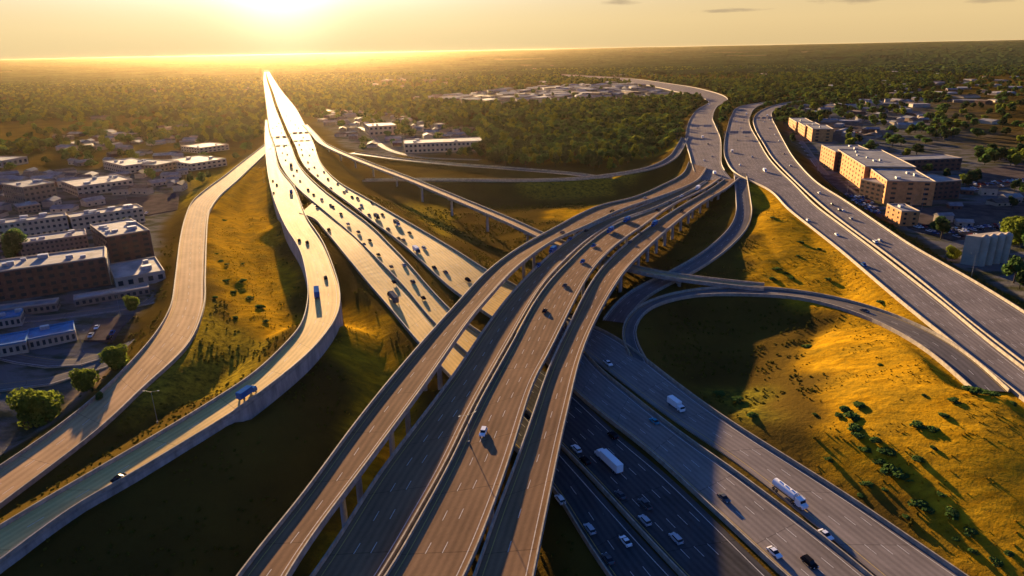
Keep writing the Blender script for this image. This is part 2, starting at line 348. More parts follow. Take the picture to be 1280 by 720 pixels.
def build_piers():
    for t, Lp, Rp, al, gap, th, solid, p0, p1, skip in PIERS:
        s = p0+gap*0.5
        while s < p1:
            i = int(np.searchsorted(al, s)); i = min(max(i, 1), len(al)-2); s += gap
            if solid and solid[0]-2 <= al[i] <= solid[1]+2: continue
            if any(a <= al[i] <= b for a, b in skip): continue
            a, b = Lp[i], Rp[i]; c = (a+b)/2; tt = (Lp[i+1]+Rp[i+1]-Lp[i-1]-Rp[i-1])[:2]; tt /= np.linalg.norm(tt)
            # leave out piers that would stand on another road
            pn = np.array([-tt[1], tt[0]]); wd = abs(((b-a)[:2]*pn).sum()); z0 = gz(c[0], c[1])-0.5; ztop = c[2]-th
            if ztop-z0 < 2.5: continue
            ang = math.atan2(pn[1], pn[0]); mb = MB()
            capw = max(wd-2.2, 4); cols = [0.0] if wd < 10.5 else [-wd*0.24, wd*0.24]
            pcs = []
            for q in cols:
                mb = MB(); pcs.append(mb); mb.cyl((c[0]+pn[0]*q, c[1]+pn[1]*q, z0), (c[0]+pn[0]*q, c[1]+pn[1]*q, ztop-1.15), 0.95, 0.85, 12)
            hit = False
            for q in cols:
                if on_road(np.array([[c[0]+pn[0]*q, c[1]+pn[1]*q]]), 0.6, below=c[2]-3)[0]: hit = True
            if hit: continue
            prs = [m_.build('pier', MT['pier'], t) for m_ in pcs]; pr = prs[0]; mb = MB(); l_ = np.array(t['_loc']); mb.box((c[0]-l_[0], c[1]-l_[1], ztop-1.2-l_[2]), (capw*0.72, 2.0, 1.2), ang, top=(capw, 2.2)); mb.build('pier_cap', MT['pier'], pr, (0, 0, 0))
def dist_to(pts, Lp, Rp, up=False):
    """signed-ish distance outside the ribbon (<=0 inside) and road z, for pts (m,2)"""
    if up:
        def den(A_): return np.concatenate([np.stack([A_[:-1]*(1-k_)+A_[1:]*k_ for k_ in (0, .333, .667)], 1).reshape(-1, 3), A_[-1:]])
        Lp, Rp = den(Lp), den(Rp)
    c = ((Lp+Rp)/2); hw = np.linalg.norm((Rp-Lp)[:, :2], axis=1)/2
    m = len(pts); best = np.full(m, 1e9); zz = np.zeros(m)
    A = Lp[:, :2]; Bv = (Rp-Lp)[:, :2]; bb = (Bv**2).sum(1)+1e-9
    for s in range(0, m, 20000):
        q = pts[s:s+20000]; bst = np.full(len(q), 1e9); z_ = np.zeros(len(q))
        for i in range(len(A)):
            dx = q-A[i]; tpar = np.clip((dx@Bv[i])/bb[i], 0, 1); d2 = ((dx-tpar[:, None]*Bv[i])**2).sum(1)
            k = d2 < bst; bst[k] = d2[k]; z_[k] = Lp[i, 2]
        best[s:s+20000] = np.sqrt(bst); zz[s:s+20000] = z_
    return best, zz
def on_road(pts, margin, below=1e9):
    r = np.zeros(len(pts), bool)
    for Lp, Rp in ROADS.values():
        k = Lp[:, 2] < below
        if k.sum() < 2: continue
        seg_ = np.linalg.norm(np.diff(Lp, axis=0), axis=1).mean()
        lo = np.minimum(Lp, Rp).min(0)-margin-5; hi = np.maximum(Lp, Rp).max(0)+margin+5
        w = np.where((pts[:, 0] > lo[0]) & (pts[:, 0] < hi[0]) & (pts[:, 1] > lo[1]) & (pts[:, 1] < hi[1]))[0]
        if len(w) == 0: continue
        d, _ = dist_to(pts[w], Lp[k], Rp[k]); r[w] |= d < margin+seg_/2
    return r

# --- the sunlit highway (three carriageways side by side) and its continuation under the flyovers
SM = 'sunroad'
e = [ # y of photo, edges: collector left, barrier, median left, median right, right edge
 ((331, 87.5), (332, 87.5), (332.5, 87.5), (335, 87.5), 1.5),
 ((329.5, 99), (333, 99), (335.5, 99), (342, 99), 1.5),
 ((331, 115), (338, 115), (341.5, 115), (353, 115), 2),
 ((333.5, 136), (344.5, 136), (348.5, 136), (370, 136), 3),
 ((335.5, 152), (351, 152), (355, 152), (379, 152), 5),
 ((338, 166), (356.5, 166), (361, 166), (386, 166), 7),
 ((343.5, 181), (363.5, 181), (368.5, 181), (392.5, 180), 9),
 ((353, 211), (377, 211), (382, 210), (403, 207), 11.5),
 ((372, 236), (403, 237), (409, 235), (426, 230), 12),
 ((390, 252), (429, 257), (436, 255), (459, 249), 12),
 ((408, 267), (459, 279), (463, 276), (495, 270), 11.5),
 ((446, 300), (490, 309), (505, 308), (545, 299), 10),
 ((475, 329), (513, 333), (530, 331), (578, 319), 9),
 ((506, 361), (539, 363), (562, 361), (612, 341), 7),
 ((544, 407), (574, 398), (594, 384), (642, 356), 5)]
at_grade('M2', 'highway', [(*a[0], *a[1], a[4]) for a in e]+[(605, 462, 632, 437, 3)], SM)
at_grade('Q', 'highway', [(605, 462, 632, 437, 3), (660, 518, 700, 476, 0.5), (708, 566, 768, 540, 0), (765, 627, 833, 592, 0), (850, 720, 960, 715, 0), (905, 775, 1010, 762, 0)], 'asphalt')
at_grade('M3', 'highway', [(*a[2], *a[3], a[4]) for a in e]+[(660, 428, 700, 395, 3)], SM)
at_grade('T', 'highway', [(660, 428, 700, 395, 3), (700, 472, 728, 436, 1), (724, 497, 745, 458, 0.3), (776, 538, 793, 497, 0), (818, 570, 856, 548, 0), (861, 612, 915, 586, 0), (905, 651, 960, 622, 0), (968, 712, 1035, 676, 0), (1045, 780, 1110, 740, 0)], 'greyroad')
at_grade('M1', 'highway', [(374, 268, 391, 253, 12), (385, 270, 407, 266.5, 11.5), (404, 287, 426, 283, 11), (432, 321, 456, 310, 10), (464, 360, 504, 360, 7), (490, 390, 522, 381, 6), (523, 430, 543, 407, 5), (575, 485, 604, 462, 3)], SM)
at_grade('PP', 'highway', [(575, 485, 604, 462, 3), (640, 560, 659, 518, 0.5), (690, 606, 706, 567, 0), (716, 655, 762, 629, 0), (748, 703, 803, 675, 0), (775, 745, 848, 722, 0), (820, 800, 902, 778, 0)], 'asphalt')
at_grade('U', 'highway', [(690, 408, 712, 396, 0.3), (742, 449, 775, 425, 0.3), (793, 489, 830, 468, 0), (850, 531, 900, 520, 0), (922, 578, 985, 574, 0), (968, 615, 1063, 623, 0), (1040, 672, 1130, 670, 0), (1095, 720, 1205, 720, 0), (1170, 780, 1290, 780, 0)], 'greyroad', dz=0.004)
# --- ramps on the left
at_grade('R1', 'ramp_road', [(331, 181, 339, 186, 9.0), (322, 188, 331, 194, 8), (300, 205, 313, 211, 6), (280, 221, 293, 230, 5), (258, 237, 275, 246, 4.5), (241, 252, 264, 262, 4), (231, 274, 260, 276, 3.5), (225, 300, 258.5, 300, 3), (218, 355, 257, 352, 3), (213, 386, 256, 385, 3), (204, 404, 247, 416, 3), (185, 431, 221, 451, 3), (161, 457, 185, 481, 2.5), (125, 493, 155, 512, 2), (67, 540, 108, 553, 1), (0, 585, 50, 597, 0.5), (-60, 625, -10, 642, 0), (-130, 670, -80, 695, 0)], 'ramp')
flyR2, R2L, R2R = flyover('R2', 'curved ramp bridge with dark cars and a shaded wall under its bend', [
 (331.5, 150, 334, 150, 4.6), (331, 166, 337, 167, 6.8), (331, 180, 342.5, 181, 9), (333, 205, 350, 211, 11), (337, 230, 369, 236, 12), (343, 252, 379, 262, 12.5), (357, 285, 387, 278, 13), (375, 315, 405, 305, 13), (382, 342, 419, 340, 13), (385, 368, 426, 369, 13), (382, 390, 423, 397, 13), (374, 412, 402, 427, 13), (350, 438, 380, 450, 13), (320, 467, 350, 475, 13), (280, 494, 300, 513, 12.7), (205, 540, 242, 549, 12), (100, 601, 150, 605, 11), (0, 660, 75, 647, 10), (-60, 697, 10, 700, 9), (-130, 735, -60, 750, 8)], 'sunroad', solid=(0, 3000))
k_ = int(np.argmin(np.abs(proj((R2L+R2R)/2)[0]-300)+np.abs(proj((R2L+R2R)/2)[1]-490))); ATG.append((R2L[k_:], R2R[k_:], 2.0)); k2_ = int(np.argmin(np.hypot(proj((R2L+R2R)/2)[0]-404, proj((R2L+R2R)/2)[1]-394))); ATG.append((R2L[k2_:k_+1], R2R[k2_:k_+1], 5.5))
# --- the four decks of the great flyover
flyA, AL, AR = flyover('A', 'leftmost and highest of the long curved flyover decks', [
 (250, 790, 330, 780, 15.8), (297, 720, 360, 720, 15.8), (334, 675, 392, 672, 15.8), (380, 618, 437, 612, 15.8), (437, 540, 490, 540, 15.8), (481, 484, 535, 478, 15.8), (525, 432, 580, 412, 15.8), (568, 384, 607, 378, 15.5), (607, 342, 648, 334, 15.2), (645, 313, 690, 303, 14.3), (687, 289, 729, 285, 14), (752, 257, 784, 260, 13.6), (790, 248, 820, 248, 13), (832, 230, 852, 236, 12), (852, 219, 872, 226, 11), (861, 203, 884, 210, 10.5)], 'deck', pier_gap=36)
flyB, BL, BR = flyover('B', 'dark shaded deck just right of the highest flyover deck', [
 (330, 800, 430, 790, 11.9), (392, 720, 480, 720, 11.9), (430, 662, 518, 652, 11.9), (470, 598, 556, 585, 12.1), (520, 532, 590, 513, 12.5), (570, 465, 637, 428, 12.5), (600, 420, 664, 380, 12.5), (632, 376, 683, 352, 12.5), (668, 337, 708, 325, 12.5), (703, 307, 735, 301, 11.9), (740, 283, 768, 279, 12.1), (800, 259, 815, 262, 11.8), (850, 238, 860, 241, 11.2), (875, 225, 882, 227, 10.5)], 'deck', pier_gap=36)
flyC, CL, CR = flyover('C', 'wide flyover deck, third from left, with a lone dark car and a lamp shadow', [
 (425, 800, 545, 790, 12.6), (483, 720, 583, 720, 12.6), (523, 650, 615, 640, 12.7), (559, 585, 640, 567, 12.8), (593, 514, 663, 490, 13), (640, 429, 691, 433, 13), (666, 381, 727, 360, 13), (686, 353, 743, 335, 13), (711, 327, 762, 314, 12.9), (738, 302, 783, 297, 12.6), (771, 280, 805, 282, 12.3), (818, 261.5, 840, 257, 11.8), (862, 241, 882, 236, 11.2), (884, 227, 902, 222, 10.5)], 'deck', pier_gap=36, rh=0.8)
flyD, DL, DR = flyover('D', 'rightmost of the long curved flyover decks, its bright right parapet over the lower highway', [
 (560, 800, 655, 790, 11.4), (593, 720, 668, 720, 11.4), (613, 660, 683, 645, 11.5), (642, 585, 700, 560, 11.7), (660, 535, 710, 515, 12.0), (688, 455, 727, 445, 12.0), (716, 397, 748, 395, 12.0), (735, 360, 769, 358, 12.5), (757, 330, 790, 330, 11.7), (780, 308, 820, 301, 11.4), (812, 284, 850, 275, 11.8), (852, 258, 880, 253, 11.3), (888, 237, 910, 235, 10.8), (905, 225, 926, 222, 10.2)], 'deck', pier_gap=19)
# --- far end: the decks join a wide boulevard
at_grade('H1', 'highway', [(872, 226, 915, 224, 10), (866, 212, 903, 210, 10), (862, 195, 902, 193, 9.5), (857, 178, 901, 174, 9), (858, 162, 894, 157, 8), (863, 148, 891, 147, 6), (873, 136, 897, 133, 4), (886, 128, 910, 125, 3), (876, 122, 900, 118, 2), (850, 116, 870, 110, 2), (820, 109, 832, 104, 2), (775, 102, 785, 98, 1.5), (700, 97, 702, 93, 1)], 'greyroad', seg=12)
at_grade('R5L', 'highway', [(995, 123, 1004, 121, 2), (955, 128, 975, 125, 3), (926, 133, 950, 132, 4), (914, 145, 938, 145, 6), (909, 160, 938, 158, 8), (905, 180, 949, 178, 9), (907, 200, 961, 198, 9.5), (922, 219, 975, 214, 9.5), (960, 237, 992, 230, 9), (985, 262, 1021, 259, 9), (1010, 282, 1049, 280, 9), (1048, 312, 1089, 310, 9), (1104, 360, 1149, 357, 9), (1140, 390, 1186, 386, 9), (1180, 422, 1225, 419, 9), (1282, 503, 1330, 500, 9), (1380, 580, 1430, 575, 9)], 'greyroad', seg=6)
at_grade('R5R', 'highway', [(1010, 125, 1018, 124, 2), (980, 129, 992, 129, 4), (952, 138, 968, 138, 6), (942, 148, 965, 147, 7.5), (944, 162, 971, 160, 8.5), (954, 180, 981, 179, 9), (966, 199, 994, 200, 9.5), (985, 219, 1018, 226, 9.5), (1026, 257, 1062, 255, 9), (1060, 284, 1110, 288, 9), (1112, 322, 1150, 314, 9), (1156, 357, 1212, 349, 9), (1212, 404, 1285, 394, 9), (1284, 460, 1370, 452, 9), (1360, 520, 1450, 510, 9)], 'greyroad', seg=6)
# --- ramps on the right
at_grade('R6', 'ramp_road', [(925, 216, 9.7), (927, 232, 9.5), (929, 250, 9), (930, 266, 8.5), (924, 284, 7.5), (904, 306, 6), (876, 327, 4.5), (846, 344, 3), (812, 360, 1.5), (786, 378, 0.6), (768, 402, 0.4)], 'greyramp', width=11)
at_grade('L1', 'ramp_road', [(1300, 560, 1250, 575, 9), (1262, 490, 1213, 487, 9), (1222, 453, 1178, 455, 9), (1176, 421, 1145, 430, 9), (1140, 404, 1115, 413, 8.6), (1105, 390, 1080, 396, 8), (1060, 376, 1035, 382, 7), (1010, 366, 1000, 373, 6), (960, 360, 955, 370, 5), (890, 360, 889, 369, 4), (842, 367, 852, 373, 3), (802, 380, 815, 384, 2), (782, 396, 799, 398, 1.3), (775, 412, 791, 415, 0.8), (776, 428, 796, 432, 0.4), (786, 444, 811, 455, 0.2)][1:], 'greyramp', dz=0.008)
flyR7, R7L, R7R = flyover('R7', 'thin pale ramp bridge slanting across the dark field behind the flyovers', [
 (381, 156, 6), (393, 169, 8), (404, 180, 9), (445, 199, 10), (518, 227, 10), (578, 252, 9.5), (637, 277, 9), (690, 301, 8), (750, 323, 7), (792, 337, 6.5), (850, 347.5, 6), (900, 353.5, 5.7), (955, 359.5, 5.4)], 'ramp', width=8.5, th=1.6, pier_gap=62)
at_grade('R7b', 'ramp_road', [(440, 191, 3), (500, 199, 3), (560, 205, 3), (640, 211, 3), (720, 218, 3), (762, 224, 3)], 'greyramp', width=9)
at_grade('R7c', 'ramp_road', [(455, 225.5, 1), (500, 225, 2), (540, 225, 4), (640, 226, 5), (720, 224, 6), (780, 217, 7.5), (815, 210, 8), (838, 199, 9), (849, 186, 9.2), (856, 172, 9.2)], 'greyramp', width=9)
# ---------------------------------------------------------------- the ground
HILLS = []      # x, y, radius, height
def hill(px, py, r, h, r2=None): q = P(px, py, 0); HILLS.append((q[0], q[1], r, r2 or r, h))
hill(330, 690, 70, -13, 62); hill(120, 690, 60, -8); hill(250, 580, 60, -4); hill(430, 600, 40, -5)
hill(1190, 560, 45, 3.5); hill(1090, 480, 40, 3.0); hill(1160, 450, 30, 3.0); hill(1240, 510, 45, 4.0, 45); hill(1300, 560, 50, 4.0); hill(1270, 640, 40, 3.0); hill(958, 325, 26, 4.0); hill(952, 290, 26, 4.0); hill(920, 450, 36, -6.5); hill(985, 305, 38, 5.5); hill(965, 262, 35, 6.5, 60); hill(1060, 355, 28, 4.5); hill(560, 290, 90, -5); hill(620, 240, 120, -4, 60)
hill(295, 300, 40, 2.0, 60); hill(460, 440, 30, 2.5)
def vnoise(x, y, sc, seed=0):
    """value noise on numpy arrays"""
    X = x/sc; Y = y/sc; xi = np.floor(X).astype(int); yi = np.floor(Y).astype(int); fx = X-xi; fy = Y-yi; fx = fx*fx*(3-2*fx); fy = fy*fy*(3-2*fy)
    def h(a, b):
        n = (a*374761393+b*668265263+seed*974634777) & 0x7fffffff; n = ((n ^ (n >> 13))*1274126177) & 0x7fffffff; return ((n ^ (n >> 16)) & 0xffff)/65535.0
    return (h(xi, yi)*(1-fx)+h(xi+1, yi)*fx)*(1-fy)+(h(xi, yi+1)*(1-fx)+h(xi+1, yi+1)*fx)*fy
DITCH = [([(292, 226), (300, 262), (310, 300), (322, 340), (340, 375), (358, 408)], 3.2, -2.6), ([(318, 232), (322, 280), (334, 320), (350, 360), (372, 400)], 2.6, -1.6), ([(936, 262), (950, 300), (968, 335), (1000, 362)], 2.0, -1.2), ([(1008, 436), (1030, 415), (1075, 408)], 3.0, -1.6), ([(1060, 604), (1180, 686), (1300, 770)], 3.0, -1.8), ([(265, 300), (285, 330), (300, 352)], 2.2, 1.6), ([(885, 512), (930, 508), (965, 500)], 2, -1)]
DL_ = [(cr(np.array([[*P(a, b, 0)[:2], 0] for a, b in l]), 4)[:, :2], w_, h_) for l, w_, h_ in DITCH]
def base_z(q):
    z = np.zeros(len(q))
    for x, y, r, r2, h in HILLS: z += h*np.exp(-(((q[:, 0]-x)/r)**2+((q[:, 1]-y)/r2)**2)/2)
    for l, w_, h_ in DL_:
        k = np.where((q[:, 0] > l[:, 0].min()-12) & (q[:, 0] < l[:, 0].max()+12) & (q[:, 1] > l[:, 1].min()-12) & (q[:, 1] < l[:, 1].max()+12))[0]
        if len(k): d = np.min(((q[k][:, None]-l[None])**2).sum(2), 1); z[k] += h_*np.exp(-d/(2*w_*w_))
    nearf = np.clip(1-(q[:, 1]-500)/500, 0.1, 1)
    z += (vnoise(q[:, 0], q[:, 1], 2300, 51)+vnoise(q[:, 0], q[:, 1], 900, 52)*.5-.75)*16*np.clip((q[:, 1]-7000)/5000, 0, 1)
    z += 18*np.clip((np.hypot(q[:, 0], q[:, 1])-14600)/800, 0, 1)
    z += 92*np.clip((np.hypot(q[:, 0], q[:, 1])-5000)/10500, 0, 1)**1.3
    z += (vnoise(q[:, 0], q[:, 1], 28, 1)-0.5)*1.1*nearf+(vnoise(q[:, 0], q[:, 1], 9, 2)-0.5)*0.35*nearf
    return z
def ground_z(q):
    q = np.asarray(q, float); z = base_z(q)-0.0
    inner = np.full(len(q), 1e9)
    for Lp, Rp, offz in ATG:
        lo = np.minimum(Lp, Rp).min(0)-45; hi = np.maximum(Lp, Rp).max(0)+45
        w = np.where((q[:, 0] > lo[0]) & (q[:, 0] < hi[0]) & (q[:, 1] > lo[1]) & (q[:, 1] < hi[1]))[0]
        if len(w) == 0: continue
        d, rz = dist_to(q[w], Lp, Rp, True); rz = rz-offz; seg_ = 1.6
        d = np.maximum(d-seg_, 0)
        cand = rz-0.45-np.maximum(d-1.5, 0)*0.45; z[w] = np.maximum(z[w], cand)
        lim = np.where(d < 1.0, rz-0.42, np.where(d < 30, rz-0.42+(d-1.0)*0.5, 1e9)); inner[w] = np.minimum(inner[w], lim)
    return np.minimum(z, inner)
xs = np.concatenate([-np.geomspace(15500, 480, 34), np.arange(-450, -300, 10), np.arange(-300, 330, 3.2), np.arange(330, 470, 10), np.geomspace(480, 15500, 34)])
ys = np.concatenate([[-3000, -800, -200, 0, 40], np.arange(70, 560, 3.2), np.arange(560, 1000, 7.5), np.arange(1000, 1800, 25), np.geomspace(1850, 15500, 60)])
XX, YY = np.meshgrid(xs, ys); G = np.stack([XX.ravel(), YY.ravel()], 1)
GZ = ground_z(G); nx, ny = len(xs), len(ys)
px_, py_ = proj(np.stack([G[:, 0], G[:, 1], GZ], 1))
def inpoly(x, y, poly):
    r = np.zeros(len(x), bool); n = len(poly)
    for i in range(n):
        x1, y1 = poly[i]; x2, y2 = poly[(i+1) % n]
        c = ((y1 > y) != (y2 > y)); r ^= c & (x < (x2-x1)*(y-y1)/((y2-y1) if y2 != y1 else 1e-9)+x1)
    return r
def wpoly(poly): return [tuple(P(a, b, 0)[:2]) for a, b in poly]
# dry golden grass with sunlit areas and shadow edges painted in; green grass, bare dirt, paved lots
jx = (vnoise(G[:, 0], G[:, 1], 14, 5)-0.5)*16; jy = (vnoise(G[:, 0], G[:, 1], 14, 6)-0.5)*16
def patch(polys, jit=1.0):
    r = np.zeros(len(G))
    for p_ in polys: r = np.maximum(r, inpoly(G[:, 0]+jx*jit, G[:, 1]+jy*jit, wpoly(p_)).astype(float))
    R2_ = r.reshape(ny, nx); 
    for _ in range(2): R2_[1:-1, 1:-1] = (R2_[1:-1, 1:-1]*2+R2_[:-2, 1:-1]+R2_[2:, 1:-1]+R2_[1:-1, :-2]+R2_[1:-1, 2:])/6
    return R2_.ravel()
gold_lit = patch([[(262, 260), (300, 215), (335, 215), (345, 300), (378, 390), (372, 420), (345, 432), (300, 395), (262, 350)],
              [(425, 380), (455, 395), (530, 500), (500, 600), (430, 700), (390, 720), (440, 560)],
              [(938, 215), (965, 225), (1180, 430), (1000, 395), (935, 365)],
              [(1006, 425), (1090, 405), (1200, 455), (1300, 520), (1500, 700), (1400, 900), (1290, 740), (1190, 690), (1085, 612), (1045, 585), (1018, 500)],  # inner edge drawn along the cast shadow, so shade is painted as darker grass
              [(675, 258), (765, 252), (762, 266), (690, 268)]])  # sunlit strip in the dark field, put into the grass colour
green = patch([[(880, 480), (960, 485), (975, 540), (935, 535)]], 0.6)
mid = patch([[(250, 380), (345, 432), (300, 470), (180, 520), (140, 560), (190, 470)], [(430, 690), (520, 560), (490, 720), (400, 760)], [(500, 245), (560, 250), (570, 300), (545, 300)], [(640, 225), (800, 225), (760, 240), (650, 240)], [(660, 205), (860, 195), (850, 180), (700, 200)], [(232, 225), (330, 200), (260, 240), (225, 270)]])  # includes sunny highlights of the shaded field, painted as mid-tone grass
paved = patch([[(-300, 215), (60, 215), (215, 205), (225, 240), (205, 280), (188, 360), (184, 385), (150, 420), (50, 530), (-200, 620), (-420, 500), (-420, 300)],
               [(985, 130), (1165, 118), (1180, 165), (1300, 205), (1420, 400), (1330, 400), (1232, 352), (1120, 285), (1030, 225), (985, 170)],
               [(400, 150), (470, 145), (600, 160), (600, 190), (480, 195), (430, 185)], [(500, 125), (640, 118), (760, 105), (860, 110), (865, 124), (800, 125), (640, 130), (500, 132)]], 0.5)
dirt = patch([[(-60, 490), (50, 445), (140, 430), (135, 470), (60, 520), (-60, 570)]], 0.3)
far = np.clip((G[:, 1]-3000)/2500, 0, 1)
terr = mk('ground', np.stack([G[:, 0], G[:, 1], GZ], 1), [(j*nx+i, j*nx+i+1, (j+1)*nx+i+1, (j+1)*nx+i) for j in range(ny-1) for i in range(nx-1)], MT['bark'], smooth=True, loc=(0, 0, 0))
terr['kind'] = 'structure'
for nm, arr in (('gold_lit', gold_lit), ('green', green), ('mid', mid), ('paved', paved), ('dirt', dirt), ('far', far)):
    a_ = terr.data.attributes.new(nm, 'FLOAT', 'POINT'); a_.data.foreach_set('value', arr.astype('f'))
def ground_mat():
    m = bpy.data.materials.new('grassland'); m.use_nodes = True; nt = m.node_tree; N = nt.nodes; L = nt.links; b = N['Principled BSDF']
    tcn = N.new('ShaderNodeTexCoord')
    def nz_(sc, det=6, st=None, ro=0.6):
        n = N.new('ShaderNodeTexNoise'); n.inputs['Scale'].default_value = sc; n.inputs['Detail'].default_value = det; n.inputs['Roughness'].default_value = ro
        if st:
            mp = N.new('ShaderNodeMapping'); mp.inputs['Scale'].default_value = st; mp.inputs['Rotation'].default_value = (0, 0, 0.5); L.new(tcn.outputs['Object'], mp.inputs[0]); L.new(mp.outputs[0], n.inputs['Vector'])
        else: L.new(tcn.outputs['Object'], n.inputs['Vector'])
        return n.outputs[0]
    def ramp(x, a, c1, b_, c2):
        r = N.new('ShaderNodeValToRGB'); r.color_ramp.elements[0].position = a; r.color_ramp.elements[1].position = b_; r.color_ramp.elements[0].color = (*c1, 1); r.color_ramp.elements[1].color = (*c2, 1); L.new(x, r.inputs[0]); return r.outputs[0]
    def MX(f, a, c):
        n = N.new('ShaderNodeMix'); n.data_type = 'RGBA'
        for i, v in ((0, f), (6, a), (7, c)):
            if isinstance(v, (int, float)): n.inputs[i].default_value = v
            elif isinstance(v, tuple): n.inputs[i].default_value = (*v, 1)
            else: L.new(v, n.inputs[i])
        return n.outputs[2]
    def at(nm): n = N.new('ShaderNodeAttribute'); n.attribute_name = nm; return n.outputs['Fac']
    big = nz_(0.02, 5); fine = nz_(0.35, 8, (1, 1, 1), 0.7); st = nz_(0.12, 6, (1, 3.0, 1))
    c = ramp(big, 0.35, (0.044, 0.027, 0.006), 0.7, (0.085, 0.054, 0.009))  # dark base grass, with the shade over the fields put into its colour
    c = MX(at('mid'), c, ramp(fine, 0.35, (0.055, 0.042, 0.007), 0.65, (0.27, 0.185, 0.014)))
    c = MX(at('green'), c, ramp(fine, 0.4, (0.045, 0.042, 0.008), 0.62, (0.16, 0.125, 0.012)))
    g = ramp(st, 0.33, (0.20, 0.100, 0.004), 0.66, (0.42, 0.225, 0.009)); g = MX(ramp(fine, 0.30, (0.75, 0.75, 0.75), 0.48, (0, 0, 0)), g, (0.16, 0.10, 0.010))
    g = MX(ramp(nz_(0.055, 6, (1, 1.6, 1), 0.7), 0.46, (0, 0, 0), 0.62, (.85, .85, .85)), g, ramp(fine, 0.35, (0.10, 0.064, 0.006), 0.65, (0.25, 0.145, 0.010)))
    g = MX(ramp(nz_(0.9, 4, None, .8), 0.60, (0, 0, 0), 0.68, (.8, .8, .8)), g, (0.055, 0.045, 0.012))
    c = MX(at('gold_lit'), c, g)
    c = MX(at('dirt'), c, ramp(st, 0.3, (0.16, 0.11, 0.075), 0.7, (0.24, 0.17, 0.12)))
    c = MX(at('paved'), c, ramp(nz_(0.045, 6, (1, 2.2, 1)), 0.42, (0.045, 0.045, 0.022), 0.55, (0.10, 0.093, 0.085)))
    c = MX(at('far'), c, ramp(nz_(0.0012, 8, (1, .35, 1)), 0.38, (0.040, 0.048, 0.016), 0.66, (0.10, 0.095, 0.035)))
    L.new(c, b.inputs['Base Color']); b.inputs['Roughness'].default_value = 1.0; b.inputs['Specular IOR Level'].default_value = 0.0
    bp = N.new('ShaderNodeBump'); bp.inputs['Strength'].default_value = 0.55; bp.inputs['Distance'].default_value = 1.2; L.new(fine, bp.inputs['Height']); L.new(bp.outputs[0], b.inputs['Normal'])
    return m
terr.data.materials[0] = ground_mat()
build_piers()
# barriers beside the roads on the ground
def two_rails(key, labels, cat='barrier', **k):
    Lp, Rp = ROADS[key]
    if labels[0]: rail('barrier', Lp, Rp, labels[0], cat, **k)
    if labels[1]: rail('barrier', Rp, Lp, labels[1], cat, **k)
two_rails('M2', ('concrete barrier splitting the leftmost lanes off the sunlit highway', 'concrete barrier on the left side of the sunlit highway median'))
two_rails('M3', ('concrete barrier on the right side of the sunlit highway median', 'outer concrete barrier along the right edge of the sunlit highway'))
two_rails('Q', ('concrete barrier between the two lowest dark carriageways', None)); two_rails('T', ('pale concrete wall between the dark and the middle carriageway', 'barrier in the median beside the truck carriageway')); two_rails('PP', ('outer barrier of the lowest carriageway right of the flyover', None))
two_rails('M1', ('outer concrete barrier along the left edge of the sunlit highway', None))
two_rails('R1', ('pale barrier on the town side of the empty left ramp road', 'pale barrier on the grass side of the empty left ramp road'))
two_rails('R5L', ('sunlit yellowish barrier between the golden slope and the right highway', 'median barrier on the left side of the right highway divide'))
two_rails('R5R', ('median barrier on the right side of the right highway divide', 'pale outer barrier between the right highway and the brick buildings'))
two_rails('H1', ('barrier on the left edge of the far boulevard', 'barrier by the tree island of the far boulevard'), i0=3)
two_rails('R6', ('barrier on the golden slope side of the bending slip road', 'barrier on the flyover side of the bending slip road'), i0=4)
two_rails('L1', ('outer barrier of the loop ramp', 'inner barrier of the loop ramp beside the golden mound'))
two_rails('R7b', ('barrier on the tree side of the farther thin road', None)); two_rails('R7c', ('barrier on the far side of the nearer thin road', 'barrier on the near side of the nearer thin road'))
two_rails('U', (None, 'barrier between the truck carriageway and the golden mound'))
# ================================================================ things
ORD = ['first', 'second', 'third', 'fourth', 'fifth', 'sixth', 'seventh', 'eighth', 'ninth', 'tenth', 'eleventh', 'twelfth', 'thirteenth', 'fourteenth', 'fifteenth', 'sixteenth', 'seventeenth', 'eighteenth', 'nineteenth', 'twentieth',
       'twenty-first', 'twenty-second', 'twenty-third', 'twenty-fourth', 'twenty-fifth', 'twenty-sixth', 'twenty-seventh', 'twenty-eighth', 'twenty-ninth', 'thirtieth', 'thirty-first', 'thirty-second', 'thirty-third', 'thirty-fourth', 'thirty-fifth', 'thirty-sixth', 'thirty-seventh', 'thirty-eighth', 'thirty-ninth', 'fortieth',
       'forty-first', 'forty-second', 'forty-third', 'forty-fourth', 'forty-fifth', 'forty-sixth', 'forty-seventh', 'forty-eighth', 'forty-ninth', 'fiftieth']
def nth(n): return ORD[n-1] if n <= len(ORD) else '%d%s' % (n, {1: 'st', 2: 'nd', 3: 'rd'}.get(n % 10 if n % 100 not in (11, 12, 13) else 0, 'th'))
OCC = []           # (x, y, radius) taken by buildings, lots and lone trees
